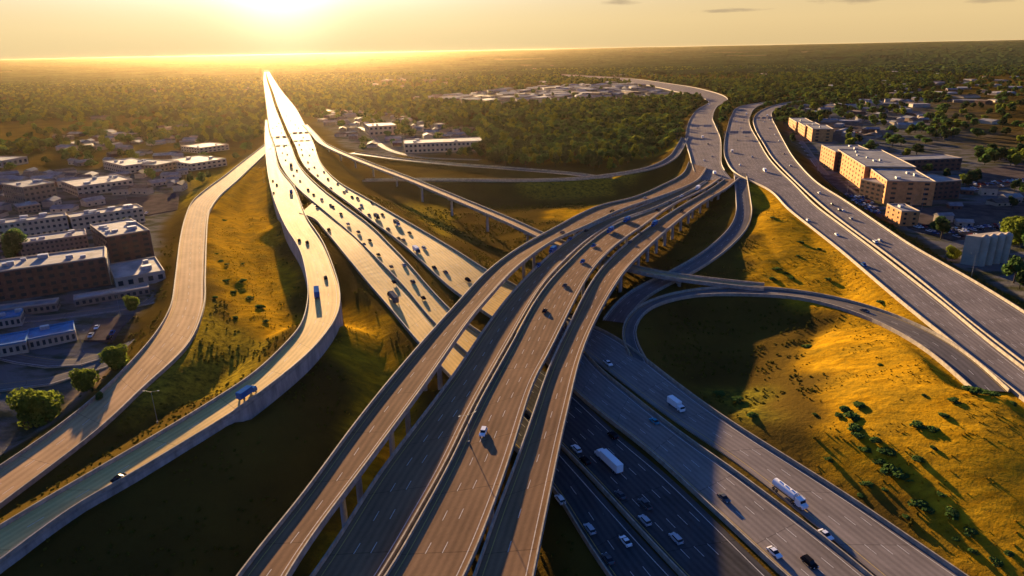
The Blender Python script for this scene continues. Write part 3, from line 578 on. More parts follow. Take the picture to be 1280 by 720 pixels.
# ---------------------------------------------------------------- trees
def crown_data(seed, R, H, zb, lobes, per, size, low=.22):
    """leaf clumps: small bent faces spread through several lobes of a crown"""
    g = np.random.default_rng(seed); V = []; F = []
    for k in range(lobes):
        a = g.uniform(0, 2*math.pi); rr = R*g.uniform(0.0, 0.62) if k else 0; zc = zb+H*(0.62 if k == 0 else g.uniform(low, 0.85)); lr = R*g.uniform(0.34, 0.56)
        c = np.array([rr*math.cos(a), rr*math.sin(a), zc])
        d = g.normal(size=(per, 3)); d /= np.linalg.norm(d, axis=1)[:, None]; rad = lr*g.uniform(0.45, 1.0, per)**0.5
        p = c+d*rad[:, None]*np.array([1, 1, 0.8*H/(2*R)+0.25])
        for i in range(per):
            nrm = d[i]+g.normal(size=3)*0.55; nrm /= np.linalg.norm(nrm); u = np.cross(nrm, g.normal(size=3)); u /= np.linalg.norm(u)+1e-9; w = np.cross(nrm, u); s_ = size*g.uniform(0.6, 1.4)
            b = len(V); V += [p[i]-u*s_-w*s_*.6, p[i]+u*s_*.8-w*s_, p[i]+u*s_+w*s_*.7+nrm*s_*.25, p[i]-u*s_*.7+w*s_]; F.append((b, b+1, b+2, b+3))
    return V, F
def tree_meshes(seed, R, H, lobes, per, size, m='foliage', low=.22):
    V, F = crown_data(seed, R, H*(0.8 if low > .2 else .95), H*(0.2 if low > .2 else 0.02), lobes, per, size, low); cm = bpy.data.meshes.new('crown'); cm.from_pydata([tuple(v) for v in V], [], F); cm.materials.append(MT[m])
    mb = MB(); g = random.Random(seed)
    mb.cyl((0, 0, -0.6), (0, 0, H*0.45), R*0.075, R*0.045, 7)
    for k in range(5):
        a = g.uniform(0, 6.28); mb.cyl((0, 0, H*g.uniform(.22, .4)), (R*.5*math.cos(a), R*.5*math.sin(a), H*g.uniform(.5, .72)), R*0.035, R*0.012, 5)
    tm = bpy.data.meshes.new('trunk'); tm.from_pydata(mb.v, [], mb.f); tm.materials.append(MT['bark'])
    return cm, tm
def join_mesh(name, parts):
    V = []; F = []; MI = []; mats = []
    for me in parts:
        b = len(V); V += [tuple(v.co) for v in me.vertices]; F += [tuple(b+i for i in p.vertices) for p in me.polygons]
        for m in me.materials:
            if m not in mats: mats.append(m)
        MI += [mats.index(me.materials[p.material_index]) for p in me.polygons]
    n = bpy.data.meshes.new(name); n.from_pydata(V, [], F)
    for m in mats: n.materials.append(m)
    n.polygons.foreach_set('material_index', MI); return n
BIG = [tree_meshes(10+k, 4.4, 7.0+0.5*k, 20, 260, 0.24, 'foliage' if k == 2 else 'foliage2', .12) for k in range(3)]
MEDm = [tree_meshes(30+k, 5.0, 9+k, 8, 60, 0.75, ['foliage', 'foliage3', 'foliage', 'foliage2', 'foliage3'][k]) for k in range(5)]
MED = [join_mesh('tree', m_) for m_ in MEDm]
SHR = []
for k in range(4):
    V, F = crown_data(60+k, 1.6, 1.7, -0.1, 6, 70, 0.20); me = bpy.data.meshes.new('shrub'); me.from_pydata([tuple(v) for v in V], [], F); me.materials.append(MT['foliage']); SHR.append(me)
def lone_tree(px, py, s, label, kind=0, group=None):
    q = P(px, py, 0); z = gz(q[0], q[1]); q = P(px, py, z); z = gz(q[0], q[1])
    t = thing('tree', label, 'tree', (q[0], q[1], z), random.uniform(0, 6), group); t.scale = (s, s, s)
    child('crown', BIG[kind][0], t); child('trunk', BIG[kind][1], t); OCC.append((q[0], q[1], 5*s)); return t
lone_tree(48, 522, 2.0, 'big round bush-like tree by the bare dirt patch, nearest tree at the left edge', 0)
lone_tree(110, 483, 1.25, 'yellow green tree between the round tree and the left ramp road', 1)
lone_tree(145, 460, 1.35, 'bright yellow green tree just under the grey parking lot at left', 1)
lone_tree(167, 386, 1.0, 'small yellow tree at the end of the long low roofs', 1)
lone_tree(22, 320, 2.2, 'tree in the courtyard left of the brown brick hall', 2)
lone_tree(1264, 302, 2.4, 'round tree behind the silo building at the right edge', 1)
lone_tree(1190, 322, 1.0, 'small green tree left of the silo building', 0)
lone_tree(125, 500, 0.4, 'little dark bush on the verge beside the left ramp road', 2)
# shrubs on the golden grass
SH = [(1055, 512, 1.6), (1075, 508, 1.7), (1064, 520, 1.6), (1048, 519, 1.1), (1068, 532, 1.5), (1071, 541, 1.3), (1097, 545, 1.3), (1083, 553, 1.3), (1112, 556, 1.6), (1102, 563, 1.1), (1122, 572, 1.8), (1133, 577, 1.5), (1148, 563, 1.1), (1085, 592, 1.1), (1110, 590, 0.8), (1152, 606, 1.5), (1165, 612, 1.0), (1197, 621, 1.4), (1181, 598, 0.8), (1222, 645, 1.1), (1247, 679, 1.1), (1266, 674, 0.9), (1222, 672, 0.8), (1201, 655, 0.7), (1149, 525, 1.4), (1166, 529, 1.1), (1178, 522, 1.2), (1191, 516, 1.1), (1212, 508, 1.8), (1232, 504, 1.6), (1240, 513, 1.1), (1265, 515, 0.9), (1154, 497, 0.7), (1101, 457, 0.6), (1170, 551, 0.7), (1010, 434, 1.3),
      (999, 300, 1.4), (1024, 309, 1.2), (972, 332, 1.5), (965, 346, 1.7), (997, 318, .8), (991, 342, 1.3), (1036, 346, 1.2), (1100, 374, 1.2), (965, 278, 1.3), (984, 334, .9), (277, 326, 1.3), (283, 331, 1.2), (270, 318, .9), (283, 352, 1.3), (305, 353, 1.5), (281, 276, 1.2), (290, 366, 1.2), (326, 384, 1.6), (304, 330, 1.0), (312, 372, 1.2), (333, 402, 1.2), (262, 300, .9), (1040, 560, .8), (1075, 620, .7), (1135, 640, .8), (1020, 520, .7), (268, 372, 1.2), (295, 398, 1.1), (925, 500, 1.5), (900, 492, 1.4), (940, 520, 1.3)]
SHL = ['tall', 'wide', 'small', 'dark', 'round', 'ragged', 'low', 'bushy']
SH.sort(key=lambda q: (q[0] < 600, q[0] < 1000, q[0]))
cnt = {}
for i, (x, y, s) in enumerate(SH):
    q = P(x, y, 0); z = gz(q[0], q[1]); q = P(x, y, z); z = gz(q[0], q[1])
    if on_road(np.array([q[:2]]), 0.5)[0]: continue
    zone = 'on the golden mound inside the loop ramp' if x > 1000 and y > 400 else 'on the golden slope under the right highway' if x > 930 and y < 400 else 'on the dark verge inside the loop' if x > 600 else 'on the golden field between the left ramps'
    cnt[zone] = cnt.get(zone, 0)+1
    o = bpy.data.objects.new('shrub', SHR[i % 4]); C.objects.link(o); o.location = (q[0], q[1], z); o.scale = (s*1.3, s*1.15, s*.5); o.rotation_euler = (0, 0, random.uniform(0, 6))
    tag(o, 'dark shrub %s, %s from the left there' % (zone, ORD[cnt[zone]-1]), 'shrub', 'shrubs on the dry grass')
# ---------------------------------------------------------------- buildings
def quadbox(mb, A, ex, ey, z0, z1, m=0, inset=0.0):
    a = A+ex/np.linalg.norm(ex)*inset+ey/np.linalg.norm(ey)*inset; X = ex*(1-2*inset/np.linalg.norm(ex)); Y = ey*(1-2*inset/np.linalg.norm(ey))
    c = [a, a+X, a+X+Y, a+Y]; v = [(*p[:2], z0) for p in c]+[(*p[:2], z1) for p in c]
    mb.add(v, [(3, 2, 1, 0), (4, 5, 6, 7), (0, 1, 5, 4), (1, 2, 6, 5), (2, 3, 7, 6), (3, 0, 4, 7)], m)
def building(name, label, cat, a, b, h, depth, wall='brick', roof='roofpale', floors=4, bays=10, units=4, group=None, win=True, side=None, wh=1.5, detail=True, z=None, canopy=False):
    """a, b: photo positions of the near wall's foot; depth runs away from the camera"""
    A = P(*a, 0)[:2]; z0 = (gz(*A) if z is None else z)-0.3; A = P(*a, z0+.3)[:2]; B = P(*b, z0+.3)[:2]
    ex = B-A; Wd = np.linalg.norm(ex); n = np.array([-ex[1], ex[0]])/Wd
    if n@A < 0: n = -n
    ey = n*depth; c = A+(ex+ey)/2
    OCC.append((c[0], c[1], 0.5*math.hypot(Wd, depth)+1)) if max(Wd, depth) < 3*min(Wd, depth) else [OCC.append((*(A+ex*t+ey/2), depth/2+4)) for t in np.linspace(0.05, .95, 7)]
    t = thing(name, label, cat, (A[0], A[1], z0), group=group)
    mb = MB(); quadbox(mb, A, ex, ey, z0, z0+h)
    mb.build('wall', MT[wall], t)
    if side:
        mb = MB(); e1 = ex/Wd; quadbox(mb, B+e1*0.03+ey*0.02, e1*0.5, ey*0.96, z0, z0+h-.1, 0); mb.build('side_wall', MT[side], t)
    mb = MB(); quadbox(mb, A, ex, ey, z0+h+.003, z0+h+0.10, 0, 0.45)
    r = mb.build('roof', MT[roof], t)
    mb = MB(); e1, e2 = ex/Wd, ey/depth; w_ = 0.45
    for s_, X, Y in ((A-e1*.05-e2*.05, ex+e1*.1, e2*w_), (A+ey-e2*w_+e2*.05-e1*.05, ex+e1*.1, e2*w_), (A+e2*w_-e1*.05, e1*w_, ey-e2*2*w_), (A+ex-e1*w_+e1*.05+e2*w_, e1*w_, ey-e2*2*w_)):
        quadbox(mb, s_, X, Y, z0+h+.005, z0+h+0.75)
    mb.build('roof_edge', MT['pale' if roof != 'roofblue' else 'roofblue'], t)
    for k in range(units):
        fx, fy = random.uniform(.1, .85), random.uniform(.2, .75); s_ = random.uniform(1.5, 3.6); mb = MB(); o_ = A+ex*fx+ey*fy
        quadbox(mb, o_, e1*s_*1.5, e2*s_, z0+h+.1, z0+h+.1+random.uniform(1.0, 2.2)); u = mb.build('rooftop_unit', MT['unit'], t)
    if win:
        ww = .3 if wall == 'brick_lit' else .5; fh = h/floors; faces = [(A, ex, -e2, bays), (B, ey, e1, max(2, int(bays*depth/Wd))), (A, ey, -e1, max(2, int(bays*depth/Wd)))]
        tot = sum(f_[3] for f_ in faces)*floors; single = True
        if tot > 100: faces = [(O_, X_, n_, max(2, int(b_*98/tot))) for O_, X_, n_, b_ in faces]
        for O, X, nn, nb in faces:
            L_ = np.linalg.norm(X); ux = X/L_; pw = L_/nb
            if side and O is B: O = B+e1*0.53
            for fl in range(floors):
                zz = z0+fl*fh+fh*0.32
                if single:
                    for k in range(nb):
                        mb = MB(); s_ = O+ux*(k*pw+pw*(.5-ww/2))+nn*0.04; quadbox(mb, s_-nn*0.3, ux*pw*ww, nn*0.3, zz, zz+fh*.45); mb.build('window', MT['glass'], t)
    return t, A, ex, ey, z0
bd = building
# left town
bd('brick_hall', 'long brown brick building with pale roof, nearest large building at the left edge', 'building', (-45, 384), (139, 356), 16, 26, 'brick', 'roofpale', 4, 22, 9, side='stucco')
bd('office_building', 'building of the brick courtyard block with horizontal white louvres facing the camera', 'building', (140, 330), (193, 320), 17, 44, 'brick', 'roofpale', 5, 9, 7, side='pale')
bd('office_building', 'low blue grey roofed wing left of the louvred building', 'building', (28, 322), (112, 310), 9, 20, 'greywall', 'roofpale', 3, 14, 4)
bd('office_building', 'long beige walled block behind the courtyard with sunlit roof rim', 'building', (-30, 306), (88, 290), 12, 16, 'stucco', 'roofgrey', 3, 16, 6)
bd('office_building', 'beige block with many rooftop machines right of the courtyard block', 'building', (92, 291), (182, 277), 11, 18, 'stucco', 'roofpale', 3, 12, 9)
bd('warehouse', 'long warehouse with pale blue roof in the left town', 'warehouse', (98, 246), (168, 236), 9, 48, 'pale', 'roofpale', 2, 10, 5)
bd('warehouse', 'pale roofed warehouse beyond the long blue one', 'warehouse', (157, 218), (194, 213), 9, 60, 'pale', 'roofpale', 2, 6, 3)
bd('warehouse', 'small grey warehouse at the right end of the warehouse row', 'warehouse', (196, 216), (226, 210), 8, 55, 'greywall', 'roofgrey', 2, 6, 5)
bd('office_building', 'grey brown cube shaped building left of the long warehouse', 'building', (34, 259), (74, 252), 17, 40, 'greywall', 'roofgrey', 4, 7, 3)
bd('office_building', 'small teal grey building before the cube shaped one', 'building', (24, 268), (52, 264), 6, 18, 'greywall', 'roofpale', 2, 5, 1)
bd('office_building', 'white walled house with sunlit roof beside the merging ramp', 'building', (240, 214), (284, 207), 8, 55, 'pale', 'roofpale', 2, 7, 2)
bd('office_building', 'pale house behind the sunlit roofed one by the ramp merge', 'building', (250, 192), (287, 187), 7, 45, 'pale', 'roofpale', 2, 7, 2)
bd('warehouse', 'grey roofed barn among the trees at the far left', 'warehouse', (4, 210), (36, 204), 8, 60, 'pale', 'roofgrey', 1, 5, 0)
bd('petrol_canopy', 'low flat sunlit canopy roof between the brick hall and the ramp', 'canopy', (146, 362), (208, 351), 6, 34, 'pale', 'roofpale', 1, 5, 2)
bd('row_house', 'row of low garages with pale roofs right below the brick hall', 'garages', (94, 384), (188, 368), 4, 8, 'greywall', 'roofpale', 1, 12, 0)
bd('row_house', 'dark low shed row below the left part of the brick hall', 'shed', (-20, 400), (72, 388), 4, 8, 'greywall', 'roofgrey', 1, 12, 0)
bd('blue_roof_shed', 'bright blue roofed shed nearest the parking lot', 'shed', (38, 438), (97, 426), 5, 14, 'pale', 'roofblue', 1, 8, 1)
bd('blue_roof_shed', 'lighter blue roofed shed at the left edge, lower one', 'shed', (-30, 452), (36, 440), 5, 14, 'pale', 'roofblue', 1, 8, 0)
bd('blue_roof_shed', 'narrow blue roofed shed at the left edge, upper one', 'shed', (-30, 416), (28, 407), 5, 10, 'pale', 'roofblue', 1, 8, 2)
# middle
bd('factory', 'long white factory with pale blue roof in front of the middle woods', 'factory', (506, 192), (604, 188), 12, 40, 'pale', 'roofpale', 2, 18, 3)
bd('factory', 'white boxy warehouse left of the long white factory', 'warehouse', (462, 170), (497, 168), 14, 50, 'pale', 'roofpale', 2, 6, 2)
# right: brick apartment row with sunlit left faces
RB = [((985, 160), (994, 166), 15, 16), ((996, 166), (1005, 172), 15, 16), ((1006, 171), (1014, 177), 16, 18)]
for i, (a, b, h, d) in enumerate(RB):
    bd('brick_apartments', 'sunlit orange brick block far along the right highway, %s from the left' % ORD[i], 'apartment block', a, b, h, d*1.4, 'brick_lit', 'roofgrey', 4, 5, 1, group='brick blocks by the right highway')
bd('brick_apartments', 'sunlit orange brick block standing alone just left of the widest brick block', 'apartment block', (1024, 204), (1041, 214), 19, 36, 'brick_lit', 'roofgrey', 5, 6, 3, group='brick blocks by the right highway', side='brick')
bd('brick_apartments', 'widest sunlit orange brick block beside the right highway', 'apartment block', (1044, 212), (1077, 237), 20, 40, 'brick_lit', 'roofgrey', 5, 10, 5, group='brick blocks by the right highway')
bd('brick_apartments', 'orange brick block nearest the camera in the sunlit row', 'apartment block', (1079, 234), (1104, 256), 19, 34, 'brick_lit', 'roofgrey', 5, 8, 3, group='brick blocks by the right highway')
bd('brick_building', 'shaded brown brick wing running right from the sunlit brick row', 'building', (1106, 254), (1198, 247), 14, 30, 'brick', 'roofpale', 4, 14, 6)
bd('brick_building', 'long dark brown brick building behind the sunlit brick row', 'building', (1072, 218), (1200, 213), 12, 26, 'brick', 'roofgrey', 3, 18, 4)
bd('brick_building', 'small brick cube with sunlit face beside the parked cars', 'building', (1106, 272), (1124, 282), 10, 12, 'brick_lit', 'roofgrey', 3, 3, 1)
bd('warehouse', 'white boxed rooftop hall inside the brick courtyard', 'building', (1084, 221), (1108, 220), 12, 14, 'pale', 'roofpale', 2, 4, 0)
# silo building
def silos():
    A = P(1200, 330, 0)[:2]; z0 = gz(*A)-.2; B = P(1219, 333, 0)[:2]; Cc = P(1258, 328, 0)[:2]
    t = thing('silo_building', 'pale building with rounded silo columns and a sunlit blank wall at the right edge', 'silo', (*A, z0))
    ex = B-A; Wd = np.linalg.norm(ex); e1 = ex/Wd; n = np.array([-e1[1], e1[0]]); L = Cc-B; Ln = np.linalg.norm(L); e2 = L/Ln
    mb = MB(); quadbox(mb, A, ex, L+0*ex, z0, z0+17); mb.build('wall', MT['stucco'], t)
    for k in range(4):
        c = B+L*(0.14+0.24*k); mb = MB(); mb.cyl((*c, z0), (*c, z0+16.6), 2.3, 2.3, 16); s = mb.build('silo', MT['stucco'], t, smooth=False)
        mb = MB(); mb.cyl((*c, z0+16.6), (*c, z0+18.2), 2.35, 0.5, 16); mb.build('silo_cap', MT['pale'], t)
    OCC.append((*((A+Cc)/2), 14))
silos()
# small houses: gable roofed, scattered through both towns and out into the woods
def gable(name, px, py, w, d, h, rz, wall, roof, label, group):
    q = P(px, py, 0); z = base_z(np.array([[q[0], q[1]]]))[0]-.2
    if on_road(np.array([q[:2]]), max(w, d)*.6)[0] or any((q[0]-x)**2+(q[1]-y)**2 < (r+w*.5)**2 for x, y, r in OCC): return None
    t = thing(name, label, 'house', (q[0], q[1], z), rz, group)
    mb = MB(); mb.box((0, 0, 0), (w, d, h)); mb.build('wall', MT[wall], t, (0, 0, 0))
    e = .5; r = h+min(d*.28, 2.2); v = [(-w/2-e, -d/2-e, h-.2), (w/2+e, -d/2-e, h-.2), (w/2+e, d/2+e, h-.2), (-w/2-e, d/2+e, h-.2), (-w/2-e, 0, r), (w/2+e, 0, r)]
    mk('roof', v, [(0, 1, 5, 4), (2, 3, 4, 5), (0, 4, 3), (1, 2, 5), (3, 2, 1, 0)], MT[roof], t, loc=(0, 0, 0))
    if q[1] < 850:
        nb = max(2, int(w/4.5))
        for k in range(nb):
            for s_ in (-1, 1): child('window', WINM, t, (-w/2+w*(k+.5)/nb, s_*(d/2), 1.1))
    OCC.append((q[0], q[1], max(w, d)*.6)); return t
_w = MB(); _w.box((0, 0, 0), (1.5, .12, 1.4)); WINM = bpy.data.meshes.new('window'); WINM.from_pydata(_w.v, [], _w.f); WINM.materials.append(MT['glass'])
WALLS = ['pale', 'stucco', 'greywall', 'brick', 'pale']; ROOFS = ['roofgrey', 'roofbrown', 'roofpale', 'roofgrey', 'roofpale', 'roofbrown']
WN = dict(pale='white walled', stucco='beige', greywall='grey walled', brick='brown brick'); RN = dict(roofgrey='grey roofed', roofbrown='brown roofed', roofpale='pale roofed')
zones = [('in the left town', [(-60, 222), (90, 215), (235, 203), (238, 235), (100, 262), (-60, 280)], 58, (9, 20)), ('behind the left town', [(60, 170), (235, 160), (300, 160), (230, 200), (90, 210)], 30, (10, 24)),
         ('beside the sunlit highway', [(395, 140), (470, 138), (500, 150), (600, 165), (600, 178), (470, 186), (415, 170)], 36, (10, 26)), ('left of the boulevard', [(480, 128), (640, 112), (830, 100), (860, 118), (760, 128), (560, 134)], 56, (16, 60)),
         ('behind the brick blocks', [(1000, 132), (1150, 125), (1165, 160), (1120, 175), (1040, 170)], 36, (10, 30)), ('among the parked cars', [(1125, 256), (1290, 225), (1330, 330), (1270, 300), (1190, 290)], 12, (8, 14)),
         ('in the left woods', [(60, 95), (325, 95), (325, 150), (100, 165)], 14, (18, 45)), ('in the middle woods', [(380, 88), (700, 78), (850, 95), (500, 115)], 28, (25, 60)), ('in the right woods', [(900, 82), (1270, 75), (1270, 160), (1180, 150), (980, 112)], 28, (20, 60))]
nh = 0; HOUSES = []
for zn, poly, num, (w0, w1) in zones:
    xs_ = [p[0] for p in poly]; ys_ = [p[1] for p in poly]; got = []; tries = 0; wp = poly
    while len(got) < num and tries < 1500:
        tries += 1; x, y = random.uniform(min(xs_), max(xs_)), random.uniform(min(ys_), max(ys_))
        if not inpoly(np.array([x]), np.array([y]), wp)[0]: continue
        w = random.uniform(w0, w1); wl, rf = random.choice(WALLS), random.choice(ROOFS)
        t = gable('house', x, y, w, w*random.uniform(.5, .8), random.uniform(3.2, 6.5), random.choice((0.15, 1.7, -.3, .9))+random.uniform(-.1, .1), wl, rf, 'x', 'small houses '+zn)
        if t: got.append((x, t, wl, rf))
    c_ = {}
    for x, t, wl, rf in sorted(got, key=lambda g: g[0]):
        k = (wl, rf); c_[k] = c_.get(k, 0)+1
        t['label'] = '%s %s house %s, %s such from the left' % (WN[wl], RN[rf], zn, ORD[c_[k]-1])
def far_houses():
    mb = MB(); pts = []
    for (zn, poly, num, (w0, w1)), k in zip(zones, (20, 25, 20, 110, 25, 0, 25, 60, 50)):
        xs_ = [p[0] for p in poly]; ys_ = [p[1] for p in poly]; got = 0; tries = 0
        while got < k and tries < 1500:
            tries += 1; x, y = random.uniform(min(xs_), max(xs_)), random.uniform(min(ys_), max(ys_)-(max(ys_)-min(ys_))*.3)
            if not inpoly(np.array([x]), np.array([y]), poly)[0]: continue
            w = random.uniform(w0, w1); q = P(x, y, 0); q = q[:2]
            if np.hypot(*q) < 1100 or on_road(np.array([q]), w*.6)[0] or any((q[0]-a)**2+(q[1]-b)**2 < (r+w*.4)**2 for a, b, r in OCC): continue
            z = base_z(np.array([q]))[0]-.3; h = random.uniform(3.5, 6.5); a = random.uniform(0, 3); m = random.randrange(3)
            mb.box((*q, z), (w, w*.6, h), a, 3+random.randrange(2)); mb.box((*q, z+h), (w+.8, w*.6+.8, random.uniform(.6, 2)), a, m, top=(w*.9, random.choice((.8, w*.5)))); OCC.append((*q, w*.5)); got += 1
    o = mb.build('distant_houses', [MT['roofpale'], MT['roofgrey'], MT['roofbrown'], MT['pale'], MT['greywall']]); o['kind'] = 'stuff'
far_houses()
# ---------------------------------------------------------------- vehicles
def veh_parts(kind):
    """(part name, verts/faces builder, material key); forward is +X"""
    out = []
    def prof(name, pts, w, m, inset=0.0):
        mb = MB(); n = len(pts); v = [(x, -w/2+(inset if z > 1.0 else 0), z) for x, z in pts]+[(x, w/2-(inset if z > 1.0 else 0), z) for x, z in pts]
        f = [tuple(range(n)), tuple(range(n, 2*n))[::-1]]+[((i+1) % n, i, n+i, n+(i+1) % n) for i in range(n)]
        mb.add(v, f); out.append((name, mb, m))
    def wheels(xs_, hw, r=0.34):
        for x in xs_:
            for s_ in (-1, 1):
                mb = MB(); mb.cyl((x, s_*(hw-.24), r), (x, s_*(hw+.01), r), r, r, 12); out.append(('wheel', mb, 'tyre')); mb = MB(); mb.cyl((x, s_*(hw-.2), r), (x, s_*(hw+.03), r), r*.55, r*.5, 8); out.append(('rim', mb, 'rim'))
    def lights(xf, xr, w, z):
        for s_ in (-1, 1):
            mb = MB(); mb.box((xf, s_*(w/2-.25), z), (.08, .36, .16)); out.append(('headlight', mb, 'lens'))
            mb = MB(); mb.box((xr, s_*(w/2-.2), z+.08), (.08, .3, .18)); out.append(('tail_light', mb, 'redlens'))
    if kind == 'car':
        prof('body', [(-2.25, .32), (2.2, .28), (2.28, .55), (2.15, .74), (1.15, .92), (-1.55, .98), (-2.15, .93), (-2.28, .6)], 1.82, 'PAINT')
        prof('cabin', [(1.15, .91), (.35, 1.38), (-.95, 1.42), (-1.75, .95)], 1.66, 'carglass', .16); prof('car_roof', [(.30, 1.385), (.25, 1.44), (-.9, 1.47), (-.95, 1.42)], 1.40, 'PAINT')
        wheels((-1.4, 1.4), .92); lights(2.25, -2.27, 1.82, .58)
    elif kind == 'suv':
        prof('body', [(-2.35, .38), (2.3, .34), (2.38, .7), (2.2, .95), (1.2, 1.08), (-2.1, 1.12), (-2.4, .95), (-2.4, .6)], 1.92, 'PAINT')
        prof('cabin', [(1.2, 1.07), (.6, 1.66), (-1.9, 1.70), (-2.25, 1.1)], 1.78, 'carglass', .12); prof('car_roof', [(.55, 1.66), (.5, 1.74), (-1.85, 1.78), (-1.92, 1.70)], 1.5, 'PAINT')
        wheels((-1.45, 1.45), .97, .38); lights(2.34, -2.41, 1.92, .72)
    elif kind == 'pickup':
        prof('body', [(-2.8, .5), (2.6, .45), (2.68, .8), (2.5, 1.05), (1.3, 1.15), (-2.75, 1.15), (-2.8, .8)], 1.95, 'PAINT')
        prof('cabin', [(1.35, 1.14), (.8, 1.74), (-.7, 1.76), (-.95, 1.15)], 1.78, 'carglass', .12); prof('car_roof', [(.75, 1.74), (.7, 1.82), (-.65, 1.84), (-.72, 1.76)], 1.5, 'PAINT')
        mb = MB(); mb.box((-1.85, 0, 1.152), (1.6, 1.6, .02)); out.append(('cargo_bed', mb, 'tyre'))
        wheels((-1.75, 1.75), .98, .4); lights(2.64, -2.8, 1.95, .8)
    elif kind in ('semi', 'box', 'tanker'):
        L = {'semi': 10.5, 'tanker': 9.6, 'box': 6.2}[kind]; xc = 3.6 if kind != 'box' else 2.2
        prof('cab', [(xc, .6), (xc+3.3, .6), (xc+3.35, 1.5), (xc+2.3, 1.8), (xc+1.9, 2.9), (xc, 3.0)] if kind != 'box' else [(xc, .5), (xc+2.1, .5), (xc+2.15, 1.3), (xc+1.6, 2.3), (xc, 2.4)], 2.35, 'PAINT')
        mb = MB(); mb.box((xc+(2.12 if kind != 'box' else 1.85), 0, 1.62 if kind == 'box' else 1.9), (.42, 2.0, .75), top=(.22, 1.9)); out.append(('windscreen', mb, 'carglass'))
        mb = MB()
        if kind == 'tanker':
            for k in range(1): mb.cyl((xc-.8-L+1, 0, 2.35), (xc-.7, 0, 2.35), 1.28, 1.28, 20)
            for x in (xc-2.5, xc-5, xc-7.5): mb.cyl((x, 0, 3.55), (x, 0, 3.85), .35, .3, 10)
            out.append(('tank', mb, 'paint_white')); mb = MB(); mb.box((xc-5, 0, .75), (8.6, 1.1, .4)); out.append(('chassis', mb, 'tyre'))
        else:
            mb.box((xc-.3-L/2, 0, 1.0), (L, 2.5, 2.9 if kind == 'semi' else 2.4)); out.append(('cargo_box', mb, 'BOX')); mb = MB(); mb.box((xc-.3-L/2, 0, .6), (L-.3, 1.2, .4)); out.append(('chassis', mb, 'tyre'))
        wheels([xc+2.5, xc+.2, xc-1.0, xc-.3-L+1.2, xc-.3-L+2.5] if kind != 'box' else [xc+1.3, xc-.3-L+1.4], 1.2, .5); lights(xc+(3.36 if kind != 'box' else 2.16), xc-.35-L if kind != 'tanker' else xc-.8-L+1, 2.3, .85)
    return out
PM = {}
def veh_meshes(kind, paint, box='paint_white'):
    k = (kind, paint, box)
    if k in PM: return PM[k]
    L = []
    for nm, mb, m in veh_parts(kind):
        ml = m if isinstance(m, list) else [{'PAINT': 'paint_'+paint, 'BOX': box}.get(m, m)]
        me = bpy.data.meshes.new(nm); me.from_pydata(mb.v, [], mb.f)
        for q in ml: me.materials.append(MT[q])
        me.polygons.foreach_set('material_index', mb.m); L.append((nm, me))
    whole = join_mesh(kind, [m for _, m in L]); PM[k] = (L, whole); return PM[k]
VN = dict(car='car', suv='car', pickup='pickup_truck', semi='semi_truck', box='box_truck', tanker='tanker_truck'); VC = dict(car='car', suv='car', pickup='pickup truck', semi='truck', box='truck', tanker='truck')
def road_at(key, x, y):
    if y > 430: key = {'M1': 'PP', 'M2': 'Q', 'M3': 'T'}.get(key, key)
    Lp, Rp = ROADS[key]; c = (Lp+Rp)/2; q = P(x, y, c[np.argmin(np.hypot(*(np.array(proj(c))-np.array([[x], [y]]))))][2]); i = int(np.argmin(((c-q)[:, :2]**2).sum(1))); i = min(max(i, 1), len(c)-2)
    z = c[i, 2]; q = P(x, y, z+.6); t = (c[i+1]-c[i-1]); 
    # keep it inside the parapets
    R_ = Rp[i]-Lp[i]; s_ = np.clip(((q-Lp[i])[:2]@R_[:2])/(R_[:2]@R_[:2]), 0.16, 0.84); qq = q[:2]+R_[:2]*(s_-((q-Lp[i])[:2]@R_[:2])/(R_[:2]@R_[:2]))
    d = t/np.linalg.norm(t); return np.array([*qq, z+0.012]), math.atan2(d[1], d[0]), math.atan2(t[2], np.linalg.norm(t[:2]))
def put(kind, paint, key, x, y, label, group=None, rev=False, parts=False, box='paint_white', at=None):
    if at is None: q, a, pt = road_at(key, x, y)
    else: q, a, pt = at
    if rev: a += math.pi; pt = -pt
    L, whole = veh_meshes(kind, paint, box)
    if parts:
        t = thing(VN[kind], label, VC[kind], q, a, group); t.rotation_euler = (0, -pt, a); t.scale = (.9, .9, .9)
        last = t
        for nm, me in L:
            o_ = child(nm, me, last if nm == 'rim' else t)
            if nm == 'wheel': last = o_
    else:
        t = bpy.data.objects.new(VN[kind], whole); C.objects.link(t); t.location = q.tolist(); t.scale = (.9, .9, .9); t.rotation_euler = (0, -pt, a); tag(t, label, VC[kind], group)
    return t
GRP = 'traffic on the sunlit highway'
M2c = [(352, 166, 'car'), (347, 172, 'car'), (355, 183, 'suv'), (353, 191, 'car'), (359, 193, 'car'), (364, 208, 'semi'), (375, 226, 'car'), (385, 237, 'suv'), (402, 249, 'suv'), (426, 267, 'car'), (435, 280, 'suv'), (489, 333, 'car'), (505, 331, 'car'), (481, 351, 'car'), (346, 158, 'car'), (342, 137, 'car'), (352, 160, 'car'), (338, 122, 'car'), (367, 219, 'car'), (336, 112, 'car'), (340, 130, 'suv'), (345, 147, 'car'), (349, 154, 'suv'), (341, 160, 'car'), (357, 200, 'car'), (369, 232, 'car'), (392, 243, 'car'), (416, 258, 'car'), (455, 305, 'car'), (448, 290, 'suv'), (462, 300, 'car'), (473, 318, 'car'), (516, 352, 'suv'), (413, 256, 'car'), (396, 258, 'car'), (371, 213, 'suv'), (529, 372, 'car')]
